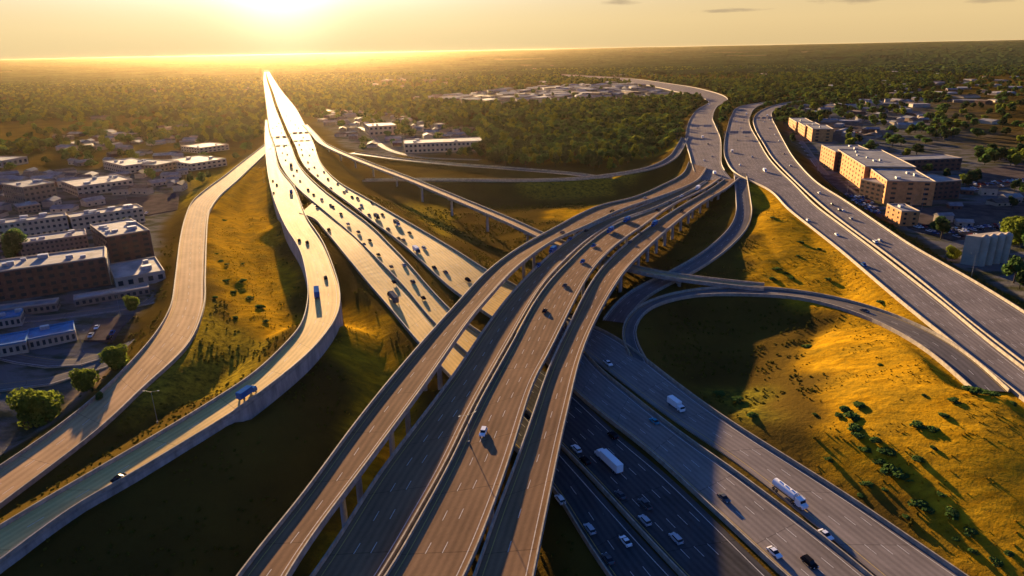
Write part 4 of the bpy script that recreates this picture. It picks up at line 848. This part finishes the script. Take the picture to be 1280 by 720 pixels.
M3c = [(374, 181, 'suv'), (375, 194, 'suv'), (387, 194, 'car'), (385, 203, 'suv'), (397, 219, 'car'), (422, 230, 'car'), (465, 253, 'car'), (452, 257, 'suv'), (471, 272, 'box'), (459, 269, 'car'), (496, 280, 'box'), (484, 287, 'suv'), (512, 291, 'car'), (515, 315, 'box'), (585, 350, 'suv'), (347, 115, 'suv'), (353, 124, 'car'), (356, 131, 'car'), (360, 137, 'suv'), (367, 144, 'car'), (369, 156, 'suv'), (363, 151, 'car'), (379, 172, 'car'), (371, 166, 'car'), (343, 104, 'car'), (440, 246, 'car'), (339, 97, 'car'), (342, 108, 'suv'), (349, 119, 'car'), (358, 145, 'suv'), (373, 160, 'car'), (377, 187, 'car'), (391, 187, 'suv'), (381, 212, 'car'), (410, 224, 'suv'), (393, 209, 'car'), (433, 238, 'car'), (445, 262, 'car'), (540, 335, 'car'), (405, 215, 'suv'), (447, 248, 'suv'), (478, 268, 'car'), (488, 300, 'car'), (530, 310, 'suv'), (557, 340, 'car'), (504, 300, 'car'), (430, 240, 'car'), (413, 236, 'suv')]
def row(lst, key, where, rev, cols=('black', 'grey', 'black', 'grey', 'silver')):
    lst = sorted(lst, key=lambda q: -q[1]); n_ = {}
    for i, (x, y, k) in enumerate(lst):
        c = VC[k]; n_[c] = n_.get(c, 0)+1
        put(k, cols[i % len(cols)], key, x, y, 'backlit %s %s, %s from the camera' % (c, where, nth(n_[c])), GRP, rev, box='paint_white' if (x, y) == (515, 315) else 'paint_grey')
row(M2c, 'M2', 'on the left carriageway of the sunlit highway', True); row(M3c, 'M3', 'on the right carriageway of the sunlit highway', False)
put('suv', 'black', 'M1', 411, 287, 'dark car on the sunlit collector road by the gore of the curved ramp', GRP, True)
put('semi', 'black', 'M1', 491, 373, 'long dark truck on the sunlit collector road near the flyover', GRP, True, box='paint_grey')
for x, y, k, l in [(341, 226, 'car', 'dark car nearest the merge at the top of the curved ramp bridge'), (346, 231, 'suv', 'dark car second from the merge on the curved ramp bridge'), (342, 241, 'car', 'small dark car by the left wall of the curved ramp bridge'), (364, 241, 'box', 'grey truck in the gore where the curved ramp leaves the highway'), (374, 300, 'car', 'left one of two dark cars side by side on the ramp bridge'), (384, 303, 'suv', 'right one of two dark cars side by side on the ramp bridge'), (407, 347, 'suv', 'dark car beside the right parapet of the ramp bridge bend'), (396, 367, 'semi', 'dark long truck in the bend of the curved ramp bridge'), (309, 493, 'box', 'dark blue truck on the narrow lower part of the ramp bridge'), (149, 597, 'car', 'small dark car low on the ramp bridge near the left corner')]:
    put(k, 'black' if k != 'box' else 'blue', 'R2', x, y, l, None, True, box='paint_blue', parts=(x in (407, 309, 149)))
FLY = 'vehicles on the flyover decks'
for key, x, y, k, p, l in [('C', 604, 540, 'suv', 'white', 'white fronted car with long shadow on the wide flyover deck near the bottom'), ('C', 681, 388, 'car', 'black', 'dark car alone in the middle of the wide flyover deck'), ('C', 728, 327, 'suv', 'blue', 'nearest blue car of the group of vehicles on the wide deck'), ('C', 742, 307, 'pickup', 'blue', 'blue pickup of the group of vehicles on the wide deck'), ('C', 763, 289, 'box', 'blue', 'nearest blue box truck of the group of vehicles on the wide deck'), ('C', 783, 276, 'box', 'blue', 'farthest blue truck of the group of vehicles on the wide deck'),
                            ('B', 673, 332, 'suv', 'blue', 'nearest blue car on the narrow deck beside the highest one'), ('B', 691, 314, 'box', 'blue', 'middle blue truck on the narrow deck beside the highest one'), ('B', 712, 299, 'suv', 'blue', 'farthest blue car on the narrow deck beside the highest one'), ('D', 818, 281, 'box', 'blue', 'farthest blue truck on the rightmost flyover deck'), ('D', 800, 292, 'pickup', 'grey', 'middle grey pickup on the rightmost flyover deck'), ('D', 787, 303, 'suv', 'grey', 'nearest grey car of three vehicles on the rightmost flyover deck'),
                            ('C', 872, 236, 'box', 'white', 'white truck where the flyover decks merge'), ('C', 898, 228, 'car', 'silver', 'silver car where the flyover decks merge'), ('A', 703, 290, 'car', 'grey', 'grey car on the highest flyover deck beyond the thin ramp'), ('A', 765, 264, 'suv', 'black', 'black car on the highest deck near its far end'), ('A', 806, 247, 'car', 'silver', 'silver car on the highest deck close to the merge'), ('C', 838, 253, 'suv', 'grey', 'grey car on the wide deck just before the merge'), ('B', 733, 288, 'car', 'black', 'black car at the narrow far end of the shaded deck'), ('C', 822, 262, 'car', 'black', 'black car on the wide deck behind the farthest blue truck'), ('D', 852, 264, 'suv', 'black', 'black car on the rightmost deck near its far end'), ('C', 706, 356, 'car', 'grey', 'small grey car ahead of the lone dark car on the wide deck'), ('C', 852, 245, 'pickup', 'white', 'white pickup on the wide deck near the merge')]:
    put(k, p, key, x, y, l, FLY, k != 'car', parts=y > 330 or p == 'white', box='paint_'+p)
LOW = 'vehicles on the shaded lower highway'
for key, x, y, k, p, l, rev, pt_ in [('U', 760, 454, 'pickup', 'white', 'white pickup car beside the yellow grass strip right of the flyover', 0, 1), ('U', 845, 508, 'box', 'white', 'white box truck in blue shade on the merging carriageway', 0, 1), ('M3', 818, 526, 'car', 'teal', 'small teal car by the median right of the flyover', 1, 1), ('U', 984, 620, 'tanker', 'white', 'white tanker truck in the sun with a long shadow', 0, 1),
                                 ('M2', 720, 561, 'suv', 'white', 'white car nearest the flyover on the dark carriageway', 1, 1), ('M2', 726, 578, 'suv', 'black', 'black car right behind the white car by the flyover', 1, 1), ('M2', 760, 578, 'semi', 'white', 'long white truck on the dark carriageway', 1, 1), ('M2', 767, 622, 'car', 'grey', 'dim grey car by the left barrier of the dark carriageway', 1, 1), ('M2', 806, 630, 'pickup', 'grey', 'grey pickup in the middle of the dark carriageway', 1, 1), ('M2', 801, 652, 'suv', 'silver', 'silver car ahead of the grey pickup on the dark carriageway', 1, 1), ('M2', 845, 673, 'suv', 'silver', 'pale blue grey car nearest the camera on the dark carriageway', 1, 1),
                                 ('M1', 698, 626, 'suv', 'white', 'white car just right of the flyover edge on the lowest carriageway', 1, 1), ('M1', 737, 661, 'suv', 'silver', 'silver car in the middle of the lowest carriageway', 1, 1), ('M1', 782, 676, 'car', 'white', 'white car by the barrier of the lowest carriageway', 1, 1), ('M1', 760, 698, 'car', 'grey', 'grey car nearest the camera on the lowest carriageway', 1, 1), ('M2', 768, 543, 'suv', 'black', 'black car close to the concrete wall by the flyover', 1, 1),
                                 ('M3', 968, 690, 'car', 'white', 'white car by the concrete wall near the bottom of the middle carriageway', 0, 1), ('U', 1005, 667, 'car', 'white', 'white car between the tanker shadow and the median', 0, 1), ('M3', 1012, 703, 'suv', 'black', 'black car near the bottom edge left of the median', 0, 1), ('M3', 905, 622, 'car', 'grey', 'grey car in the shade of the middle carriageway', 0, 1)]:
    put(k, p, key, x, y, l, LOW, bool(rev), parts=bool(pt_))
RGT = 'traffic on the right highway'
for i, (key, x, y, k, p, rev) in enumerate(sorted([('R5R', 1024, 241, 'suv', 'white', 1), ('R5R', 988, 207, 'suv', 'silver', 1), ('R5R', 1054, 263, 'car', 'white', 1), ('R5R', 1064, 273, 'suv', 'silver', 1), ('R5R', 1100, 300, 'car', 'silver', 1), ('R5L', 1077, 331, 'suv', 'blue', 0), ('R5R', 1040, 255, 'car', 'grey', 1), ('R5L', 1046, 293, 'car', 'white', 0), ('R5R', 1049, 262, 'car', 'grey', 1), ('R5R', 980, 192, 'car', 'grey', 1), ('R5R', 955, 152, 'car', 'white', 1), ('R5R', 959, 145, 'box', 'white', 1), ('R5R', 948, 150, 'box', 'white', 1), ('R5R', 962, 160, 'suv', 'silver', 1), ('R5L', 930, 150, 'car', 'black', 0), ('R5L', 926, 160, 'car', 'silver', 0), ('R5L', 940, 196, 'suv', 'silver', 0), ('R5L', 956, 214, 'box', 'white', 0), ('R5L', 922, 175, 'car', 'grey', 0), ('H1', 888, 137, 'suv', 'white', 0), ('H1', 880, 146, 'car', 'silver', 0), ('H1', 872, 160, 'car', 'grey', 0), ('H1', 885, 180, 'suv', 'grey', 0), ('H1', 893, 217, 'box', 'white', 0), ('R5L', 925, 206, 'car', 'white', 0), ('H1', 880, 200, 'car', 'white', 0), ('R5R', 951, 144, 'suv', 'white', 1), ('R5R', 957, 140, 'car', 'silver', 1), ('R5R', 963, 150, 'box', 'white', 1), ('R5R', 969, 168, 'car', 'white', 1), ('R5R', 974, 176, 'suv', 'white', 1), ('R5L', 933, 143, 'box', 'white', 0), ('R5L', 921, 152, 'suv', 'white', 0), ('R5L', 932, 170, 'car', 'silver', 0), ('R5L', 915, 190, 'box', 'silver', 0), ('H1', 868, 150, 'suv', 'white', 0), ('H1', 878, 172, 'box', 'white', 0), ('H1', 890, 195, 'car', 'silver', 0), ('H1', 886, 131, 'box', 'white', 0), ('R5R', 1092, 302, 'suv', 'white', 1), ('R5L', 1010, 275, 'car', 'white', 0)], key=lambda q: q[2])):
    put(k, p, key, x, y, '%s %s on the %s, %s vehicle from the horizon' % (p, VC[k], {'R5R': 'right highway by the brick blocks', 'R5L': 'right highway by the golden slope', 'H1': 'far boulevard'}[key], ORD[i]), RGT, bool(rev), box='paint_white')
put('car', 'grey', 'L1', 1081, 388, 'dark car on the loop ramp above the golden mound', None, True, parts=True)
# parked cars in the lots
def lot(name, label, poly, rows, ang, cols, grp, n_max, maxs=None):
    W_ = [P(a, b, 0)[:2] for a, b in poly]; zb = max(base_z(np.array([w]))[0] for w in W_)+.25; v = [(*P(a, b, zb)[:2], zb) for a, b in poly]; n = len(v); gotl = []
    o = mk(name, v+[(x, y, z-1.5) for x, y, z in v], [tuple(range(n))]+[((i+1) % n, i, n+i, n+(i+1) % n) for i in range(n)], MT['lot'], None); o['kind'] = 'structure'
    A = np.array([p[:2] for p in v]); c = A.mean(0); OCC.append((*c, 0.42*np.ptp(A, axis=0).min())); 
    ca, sa = math.cos(ang), math.sin(ang); got = 0; r_ = 0
    for j in range(-rows, rows+1):
        for i in range(-60, 61):
            if got >= n_max or random.random() < .22: continue
            u = i*2.9; w = j*8.2+(0 if j % 2 else 2.2); x, y = c[0]+u*ca-w*sa, c[1]+u*sa+w*ca
            if not inpoly(np.array([x]), np.array([y]), [tuple(p) for p in A*0.94+c*0.06])[0] or on_road(np.array([[x, y]]), 2)[0]: continue
            if any((x-a)**2+(y-b)**2 < (r*.8)**2 for a, b, r in OCC[:-1]): continue
            p = random.choice(['white', 'silver', 'black', 'grey', 'blue', 'silver', 'red', 'white']); got += 1
            kd = random.choice(('car', 'suv', 'car', 'pickup')); gotl.append((x/y, p, VC[kd], put(kd, p, None, 0, 0, 'x', grp, at=(np.array([x, y, zb+.01]), ang+math.pi/2*random.choice((1, -1)), 0))))
    c_ = {}
    for _, p, kd, t in sorted(gotl, key=lambda g: g[0]): c_[p, kd] = c_.get((p, kd), 0)+1; t['label'] = '%s %s in the %s, %s such from the left' % (p, kd, label, nth(c_[p, kd]))
MT['lot'] = mat('car park asphalt', (0.07, 0.055, 0.046), 0.9, 0.45, 0.1, spec=0.0)
lot('car_park', 'lot right of the brick buildings', [(1205, 256), (1120, 262), (1135, 285), (1190, 300), (1300, 285), (1290, 255)], 5, .2, None, 'cars parked right of the brick buildings', 60)
lot('car_park', 'far right lot', [(1205, 213), (1290, 205), (1330, 222), (1210, 240)], 8, .2, None, 'cars parked in the far right lot', 45)
lot('car_park', 'strip along the brick row', [(1026, 218), (1040, 219), (1098, 258), (1108, 284), (1092, 276)], 6, -.75, None, 'cars parked along the brick row', 30)
lot('car_park', 'lot by the left warehouses', [(60, 272), (95, 255), (225, 240), (222, 262), (110, 282)], 4, .15, None, 'cars parked behind the courtyard blocks', 35)
lot('car_park', 'lot beside the blue sheds', [(105, 425), (118, 400), (170, 392), (150, 412), (140, 425)], 2, .3, None, 'cars parked in the near left lot', 4)
lot('car_park', 'lot behind far brick blocks', [(1020, 150), (1070, 150), (1085, 170), (1050, 178), (1020, 165)], 6, .2, None, 'cars parked behind the far brick blocks', 26)
def strip(name, pts, w, m='lot', h=.3):
    q = np.array([P(a, b, 0) for a, b in pts]); q[:, 2] = np.maximum(0, base_z(q[:, :2]))+h; D = cr(np.concatenate([q, q*0], 1), 12)[:, :3]
    t = np.gradient(D[:, :2], axis=0); t /= np.linalg.norm(t, axis=1)[:, None]; nr = np.stack([-t[:, 1], t[:, 0], 0*t[:, 0]], 1)
    D[:, 2] = base_z(D[:, :2])+h; o = top_mesh(name, D+nr*w/2, D-nr*w/2, MT[m], skirt=1.2); o['kind'] = 'structure'; ROADS['s%d' % len(ROADS)] = (D+nr*w/2, D-nr*w/2)
strip('road', [(-60, 430), (100, 448), (190, 415), (215, 365)], 8, 'greyramp'); strip('road', [(-60, 408), (100, 392), (185, 378), (204, 362)], 8, 'greyramp'); strip('road', [(-60, 486), (60, 470), (140, 447), (180, 428)], 8, 'greyramp')
strip('road', [(1000, 176), (1040, 228), (1110, 292), (1205, 356), (1300, 408)], 8, 'greyramp'); strip('road', [(400, 150), (450, 160), (520, 196), (600, 200)], 8, 'greyramp'); strip('road', [(640, 136), (560, 138), (460, 142), (395, 136)], 12, 'greyramp')
# ---------------------------------------------------------------- lamps, signs, posts
def lamp(px, py, h, label, z=None, arm=0.0, key=None, grp='street lamps'):
    if key: q, a, _ = road_at(key, px, py); z = q[2]; q = P(px, py, z)
    else: q = P(px, py, 0); z = gz(q[0], q[1]); q = P(px, py, z)
    t = thing('street_lamp', label, 'street lamp', (q[0], q[1], z), 0, grp)
    mb = MB(); mb.cyl((0, 0, -.3), (0, 0, h), .12, .07, 8); mb.cyl((0, 0, -.3), (0, 0, .5), .3, .28, 8); mb.build('pole', MT['steel'], t, (0, 0, 0))
    ca, sa = math.cos(arm), math.sin(arm)
    for s_ in (-1, 1):
        mb = MB(); mb.cyl((0, 0, h-.1), (s_*2.2*ca, s_*2.2*sa, h+.35), .045, .04, 6); ar = mb.build('arm', MT['steel'], t, (0, 0, 0))
        mb = MB(); mb.box((s_*2.5*ca, s_*2.5*sa, h+.25), (.7, .28, .12), arm); mb.build('lamp_head', MT['sheet'], ar, (0, 0, 0))
lamp(197, 528, 12, 'pale street lamp standing in the shaded grass between the two left ramps'); lamp(151, 396, 13, 'street lamp by the small car park in the left town'); lamp(104, 440, 10, 'street lamp at the end of the bright blue roofed shed')
lamp(586, 553, 9, 'lamp between the dark deck and the wide deck, casting a long shadow', key='C', arm=.5); lamp(1152, 262, 16, 'tall lamp beside the shaded brick wing, right one'); lamp(1138, 264, 12, 'shorter lamp beside the shaded brick wing, left one'); lamp(1058, 248, 14, 'lamp at the highway edge before the brick row'); lamp(1213, 352, 15, 'pole beside the silo building at the highway edge')
lamp(1022, 216, 18, 'lamp at the left corner of the first near brick block'); lamp(158, 250, 11, 'lamp behind the courtyard blocks'); lamp(230, 226, 12, 'lamp by the pale warehouses near the ramp'); lamp(846, 178, 22, 'mast lamp left of the far boulevard'); lamp(1078, 168, 24, 'white mast behind the far brick blocks'); lamp(330, 228, 14, 'lamp beside the curved ramp bridge top')
def gantry(key, x, y, label, h=7.5, sheets=3):
    q, a, _ = road_at(key, x, y); Lp, Rp = ROADS[key]; i = int(np.argmin(((Lp+Rp)[:, :2]/2-q[:2])[:, 0]**2+((Lp+Rp)[:, :2]/2-q[:2])[:, 1]**2)); A, B = Lp[i], Rp[i]; tt = (Lp[i+1]-Lp[i-1]); tt /= np.linalg.norm(tt); e = B-A; e -= tt*(e@tt); B = A+e; W_ = np.linalg.norm(e); u = e/W_
    t = thing('sign_gantry', label, 'sign gantry', (A[0]-u[0]*1.2, A[1]-u[1]*1.2, A[2]-.5)); 
    A = A-u*1.2; B = B+u*1.2
    for E_ in (A, B):
        mb = MB(); mb.cyl((*E_[:2], E_[2]-3), (*E_[:2], E_[2]+h), .28, .22, 8); mb.build('post', MT['steel'], t)
    mb = MB()
    for dz in (h-.1, h-1.3): mb.cyl((*A[:2], A[2]+dz), (*B[:2], B[2]+dz), .13, .13, 6)
    n = int(W_/2)
    for k in range(n): a_, b_ = A+(B-A)*k/n, A+(B-A)*(k+1)/n; mb.cyl((*a_[:2], A[2]+h-(.1 if k % 2 else 1.3)), (*b_[:2], A[2]+h-(1.3 if k % 2 else .1)), .06, .06, 5)
    mb.build('truss', MT['steel'], t)
    for k in range(sheets):
        c = A+(B-A)*(k+.8)/(sheets+.6); mb = MB(); mb.box((c[0]-tt[0]*.4, c[1]-tt[1]*.4, A[2]+h-2.4), (W_/(sheets+1)*.8, .12, 3.2), math.atan2(u[1], u[0])); mb.build('sign_panel', MT['sheet'], t)
gantry('M3', 378, 172, 'overhead sign gantry across the right carriageway of the sunlit highway'); gantry('M2', 352, 178, 'overhead sign gantry across the left carriageway of the sunlit highway', sheets=2); gantry('R5R', 960, 152, 'sign gantry over the far end of the right highway'); gantry('H1', 882, 160, 'sign gantry over the far boulevard', sheets=2); gantry('R5L', 925, 170, 'sign gantry beside the tree island of the far boulevard', sheets=2)
# ---------------------------------------------------------------- woods
def forest():
    N = 105000; g = np.random.default_rng(3); r = 330+(g.random(N)**0.62)*3900; az = g.uniform(-0.82, 0.82, N); x = r*np.sin(az); y = r*np.cos(az); q = np.stack([x, y], 1)
    px, py = proj(np.stack([x, y, 0*x], 1))
    dens = np.ones(N)
    clump = vnoise(x, y, 90, 11)*.6+vnoise(x, y, 35, 12)*.4; open_ = vnoise(x, y, 420, 13)
    dens = np.clip((clump-0.24)*3.6, 0.10, 1); dens *= np.where(open_ > .66, .12, 1)
    # where woods stand, by outline on the ground
    field = inpoly(x, y, wpoly([(330, 190), (338, 140), (400, 150), (455, 190), (640, 207), (760, 214), (838, 192), (850, 175), (980, 175), (1100, 300), (1280, 420), (1600, 700), (1000, 900), (-400, 900), (-300, 600), (60, 545), (205, 430), (212, 330), (240, 240), (300, 200)]))
    dens[field] = 0
    town = inpoly(x, y, wpoly([(-500, 215), (60, 213), (225, 198), (245, 215), (240, 260), (212, 360), (200, 420), (60, 545), (-500, 700)])) | inpoly(x, y, wpoly([(985, 130), (1160, 118), (1175, 160), (1300, 200), (1700, 330), (1700, 600), (1280, 420), (1120, 300), (985, 175)]))
    dens[town] *= .6
    mid = inpoly(x, y, wpoly([(400, 142), (470, 140), (600, 165), (600, 185), (470, 188), (415, 170)])); dens[mid] *= .25
    com = inpoly(x, y, wpoly([(500, 128), (640, 116), (830, 103), (868, 124), (760, 127), (640, 131)])); dens[com] *= .1
    keep = (g.random(N) < dens) & ((px > -250) & (px < 1530))
    x, y, q = x[keep], y[keep], q[keep]
    keep = ~on_road(q, 5.5)
    for a, b, r_ in OCC: keep &= ((x-a)**2+(y-b)**2 > (r_+3.5+math.hypot(a, b)/260)**2)
    x, y = x[keep], y[keep]; z = ground_z(np.stack([x, y], 1))
    px, py = proj(np.stack([x, y, z], 1)); d = np.hypot(x, y); vis = (px > 5) & (px < 1275) & (py < 715)
    order = np.argsort(np.where(vis, d, 1e9)); near = order[:NEAR]
    zn_ = lambda a, b: 'in the left town' if a < 330 and b > 200 else 'in the left woods' if a < 345 else 'in the middle woods' if a < 860 else 'on the boulevard island' if a < 915 and b < 175 else 'in the right woods'
    cn = {}
    for k in sorted(near, key=lambda k: px[k]):
        v = int(g.integers(0, 5)); s = g.uniform(.7, 1.25); o = bpy.data.objects.new('tree', MED[v]); C.objects.link(o); o.location = (x[k], y[k], z[k]); o.scale = (s, s, s*g.uniform(.85, 1.15)); o.rotation_euler = (0, 0, g.uniform(0, 6.28))
        zo = zn_(px[k], py[k]); size = 'small' if s < .88 else 'middling' if s < 1.07 else 'tall'; hue = 'yellow green' if v == 3 else 'dark green' if v in (1, 4) else 'mid green'; kk = (zo, size, hue); cn[kk] = cn.get(kk, 0)+1
        tag(o, '%s %s tree %s, %s such tree from the left' % (size, hue, zo, nth(cn[kk])), 'tree', 'nearer trees '+zo)
    rest = np.setdiff1d(np.arange(len(x)), near)
    me = bpy.data.meshes.new('woods'); me.from_pydata(np.stack([x[rest], y[rest], z[rest]], 1).tolist(), [], []); o = bpy.data.objects.new('woods', me); C.objects.link(o); o['kind'] = 'stuff'
    col = bpy.data.collections.new('tree_kinds')
    for k in range(5):
        s = bpy.data.objects.new('tree_kind', MED[k]); col.objects.link(s)
    ng = bpy.data.node_groups.new('woods', 'GeometryNodeTree'); ng.interface.new_socket('Geometry', in_out='INPUT', socket_type='NodeSocketGeometry'); ng.interface.new_socket('Geometry', in_out='OUTPUT', socket_type='NodeSocketGeometry')
    n = ng.nodes; l = ng.links; gi = n.new('NodeGroupInput'); go = n.new('NodeGroupOutput'); ip = n.new('GeometryNodeInstanceOnPoints'); ci = n.new('GeometryNodeCollectionInfo'); ci.inputs['Collection'].default_value = col; ci.inputs['Separate Children'].default_value = True; ci.inputs['Reset Children'].default_value = True
    l.new(gi.outputs[0], ip.inputs['Points']); l.new(ci.outputs[0], ip.inputs['Instance']); ip.inputs['Pick Instance'].default_value = True
    ri = n.new('FunctionNodeRandomValue'); ri.data_type = 'INT'; ri.inputs[4].default_value = 0; ri.inputs[5].default_value = 4; l.new(ri.outputs[2], ip.inputs['Instance Index'])
    rr = n.new('FunctionNodeRandomValue'); rr.data_type = 'FLOAT_VECTOR'; rr.inputs[0].default_value = (0, 0, 0); rr.inputs[1].default_value = (0, 0, 6.28); l.new(rr.outputs[0], ip.inputs['Rotation'])
    rs = n.new('FunctionNodeRandomValue'); rs.data_type = 'FLOAT_VECTOR'; rs.inputs[0].default_value = (.8, .8, .65); rs.inputs[1].default_value = (1.9, 1.9, 1.3); rs.inputs[8].default_value = 5; l.new(rs.outputs[0], ip.inputs['Scale'])
    l.new(ip.outputs[0], go.inputs[0]); m = o.modifiers.new('woods', 'NODES'); m.node_group = ng
    print('TREES', len(x))
NEAR = 292
forest()
# the canopy of the woods out to the horizon: one bumpy mass
def canopy():
    g = np.random.default_rng(5); rows = np.geomspace(3300, 14500, 130); cols_ = np.linspace(-0.93, 0.93, 620); RR, AA = np.meshgrid(rows, cols_, indexing='ij'); x = RR*np.sin(AA); y = RR*np.cos(AA)
    w = vnoise(x, y, 300, 21)*.5+vnoise(x, y, 900, 22)*.5+vnoise(x, y*1, 2600, 23)*.35
    h = np.where(w > .46, 6+g.random(x.shape)*7+vnoise(x, y, 60, 24)*5, -6.0); h[0] = -8
    pts = np.stack([x.ravel(), y.ravel()], 1); m_ = on_road(pts, 14); h = h.ravel(); h[m_] = -6
    for a, b, r_ in OCC: h[((pts[:, 0]-a)**2+(pts[:, 1]-b)**2) < (r_+25)**2] = -6
    h = h+base_z(pts)*(np.hypot(pts[:, 0], pts[:, 1]) > 5000); n, k = x.shape; ii = np.arange(n*k).reshape(n, k); F = np.stack([ii[:-1, :-1], ii[:-1, 1:], ii[1:, 1:], ii[1:, :-1]], -1).reshape(-1, 4)
    o = mk('distant_woods', np.concatenate([pts, h[:, None]], 1), F, MT['farleaf'], loc=(0, 0, 0)); o['kind'] = 'stuff'
MT['farleaf'] = mat('distant foliage', (0.045, 0.068, 0.020), 0.9, col2=(0.020, 0.032, 0.011), scale=0.004, spec=0.0)
canopy()

def scatter(name, pts, meshes, smin, smax, seed):
    me = bpy.data.meshes.new(name); me.from_pydata(pts.tolist(), [], []); o = bpy.data.objects.new(name, me); C.objects.link(o); o['kind'] = 'stuff'
    col = bpy.data.collections.new(name+'_kinds')
    for m_ in meshes: col.objects.link(bpy.data.objects.new(name+'_kind', m_))
    ng = bpy.data.node_groups.new(name, 'GeometryNodeTree'); ng.interface.new_socket('Geometry', in_out='INPUT', socket_type='NodeSocketGeometry'); ng.interface.new_socket('Geometry', in_out='OUTPUT', socket_type='NodeSocketGeometry')
    n = ng.nodes; l = ng.links; gi = n.new('NodeGroupInput'); go = n.new('NodeGroupOutput'); ip = n.new('GeometryNodeInstanceOnPoints'); ci = n.new('GeometryNodeCollectionInfo'); ci.inputs['Collection'].default_value = col; ci.inputs['Separate Children'].default_value = True; ci.inputs['Reset Children'].default_value = True
    l.new(gi.outputs[0], ip.inputs['Points']); l.new(ci.outputs[0], ip.inputs['Instance']); ip.inputs['Pick Instance'].default_value = True
    ri = n.new('FunctionNodeRandomValue'); ri.data_type = 'INT'; ri.inputs[4].default_value = 0; ri.inputs[5].default_value = len(meshes)-1; l.new(ri.outputs[2], ip.inputs['Instance Index'])
    rr = n.new('FunctionNodeRandomValue'); rr.data_type = 'FLOAT_VECTOR'; rr.inputs[0].default_value = (0, 0, 0); rr.inputs[1].default_value = (0, 0, 6.28); l.new(rr.outputs[0], ip.inputs['Rotation'])
    rs = n.new('FunctionNodeRandomValue'); rs.data_type = 'FLOAT_VECTOR'; rs.inputs[0].default_value = (smin,)*3; rs.inputs[1].default_value = (smax,)*3; rs.inputs[8].default_value = seed; l.new(rs.outputs[0], ip.inputs['Scale'])
    l.new(ip.outputs[0], go.inputs[0]); m = o.modifiers.new(name, 'NODES'); m.node_group = ng
def tufts():
    g = np.random.default_rng(11); N = 60000; x = g.uniform(-240, 330, N); y = 95+g.random(N)**.8*480; q = np.stack([x, y], 1)
    cl = vnoise(x, y, 18, 41)*.5+vnoise(x, y, 5, 42)*.5; keep = cl > .5; q = q[keep]
    bad = np.zeros(len(q), bool)
    for Lp, Rp, of_ in ATG:
        if of_ > 0: continue
        d_, _z = dist_to(q, Lp, Rp, True); bad |= d_ < 3.2
    d_, _z = dist_to(q, R2L, R2R, True); bad |= d_ < 1.0
    q = q[~bad]; z = ground_z(q)
    # look the ground's painted grass tone up from its grid
    ix = np.clip(np.searchsorted(xs, q[:, 0]), 0, nx-1); iy = np.clip(np.searchsorted(ys, q[:, 1]), 0, ny-1); gd = gold_lit.reshape(ny, nx)[iy, ix]; pv = paved.reshape(ny, nx)[iy, ix]; px, py = proj(np.stack([q[:, 0], q[:, 1], z], 1)); ok = (pv < .3) & (px > -60) & (px < 1340) & (py < 760)
    P3 = np.stack([q[:, 0], q[:, 1], z-.05], 1)
    def tm(seed, mm, h):
        V, F = crown_data(seed, .55, h, 0, 4, 12, .13, .1); me = bpy.data.meshes.new('tuft'); me.from_pydata([tuple(v) for v in V], [], F); me.materials.append(MT[mm]); return me
    a = ok & (gd > .5); b = ok & (gd <= .5)
    kd = g.random(len(q)); scatter('dry_grass', P3[a & (kd < .8)], [tm(71, 'tuft1', .45), tm(72, 'tuft1', .35)], .35, 1.0, 3)
    scatter('weeds', P3[(b & (kd < .55))], [tm(73, 'tuft2', .7), tm(74, 'tuft2', .5)], .5, 1.7, 4)
tufts()
# ---------------------------------------------------------------- evening haze
def haze():
    mb = MB(); mb.box((0, 6300, -30), (31400, 19000, 153)); 
    m = bpy.data.materials.new('evening haze'); m.use_nodes = True; nt = m.node_tree; nt.nodes.clear()
    v = nt.nodes.new('ShaderNodeVolumePrincipled'); v.inputs['Density'].default_value = HAZE_D; v.inputs['Color'].default_value = (0.9, 0.70, 0.42, 1); v.inputs['Anisotropy'].default_value = 0.78
    o_ = nt.nodes.new('ShaderNodeOutputMaterial'); nt.links.new(v.outputs[0], o_.inputs['Volume'])
    o = mb.build('haze', [m]); o['kind'] = 'stuff'
HAZE_D = 0.0000058
haze()

for o in S.objects:
    if o.parent is None and 'label' in o and len(o['label'].split()) > 16: print('LONG', o['label'])
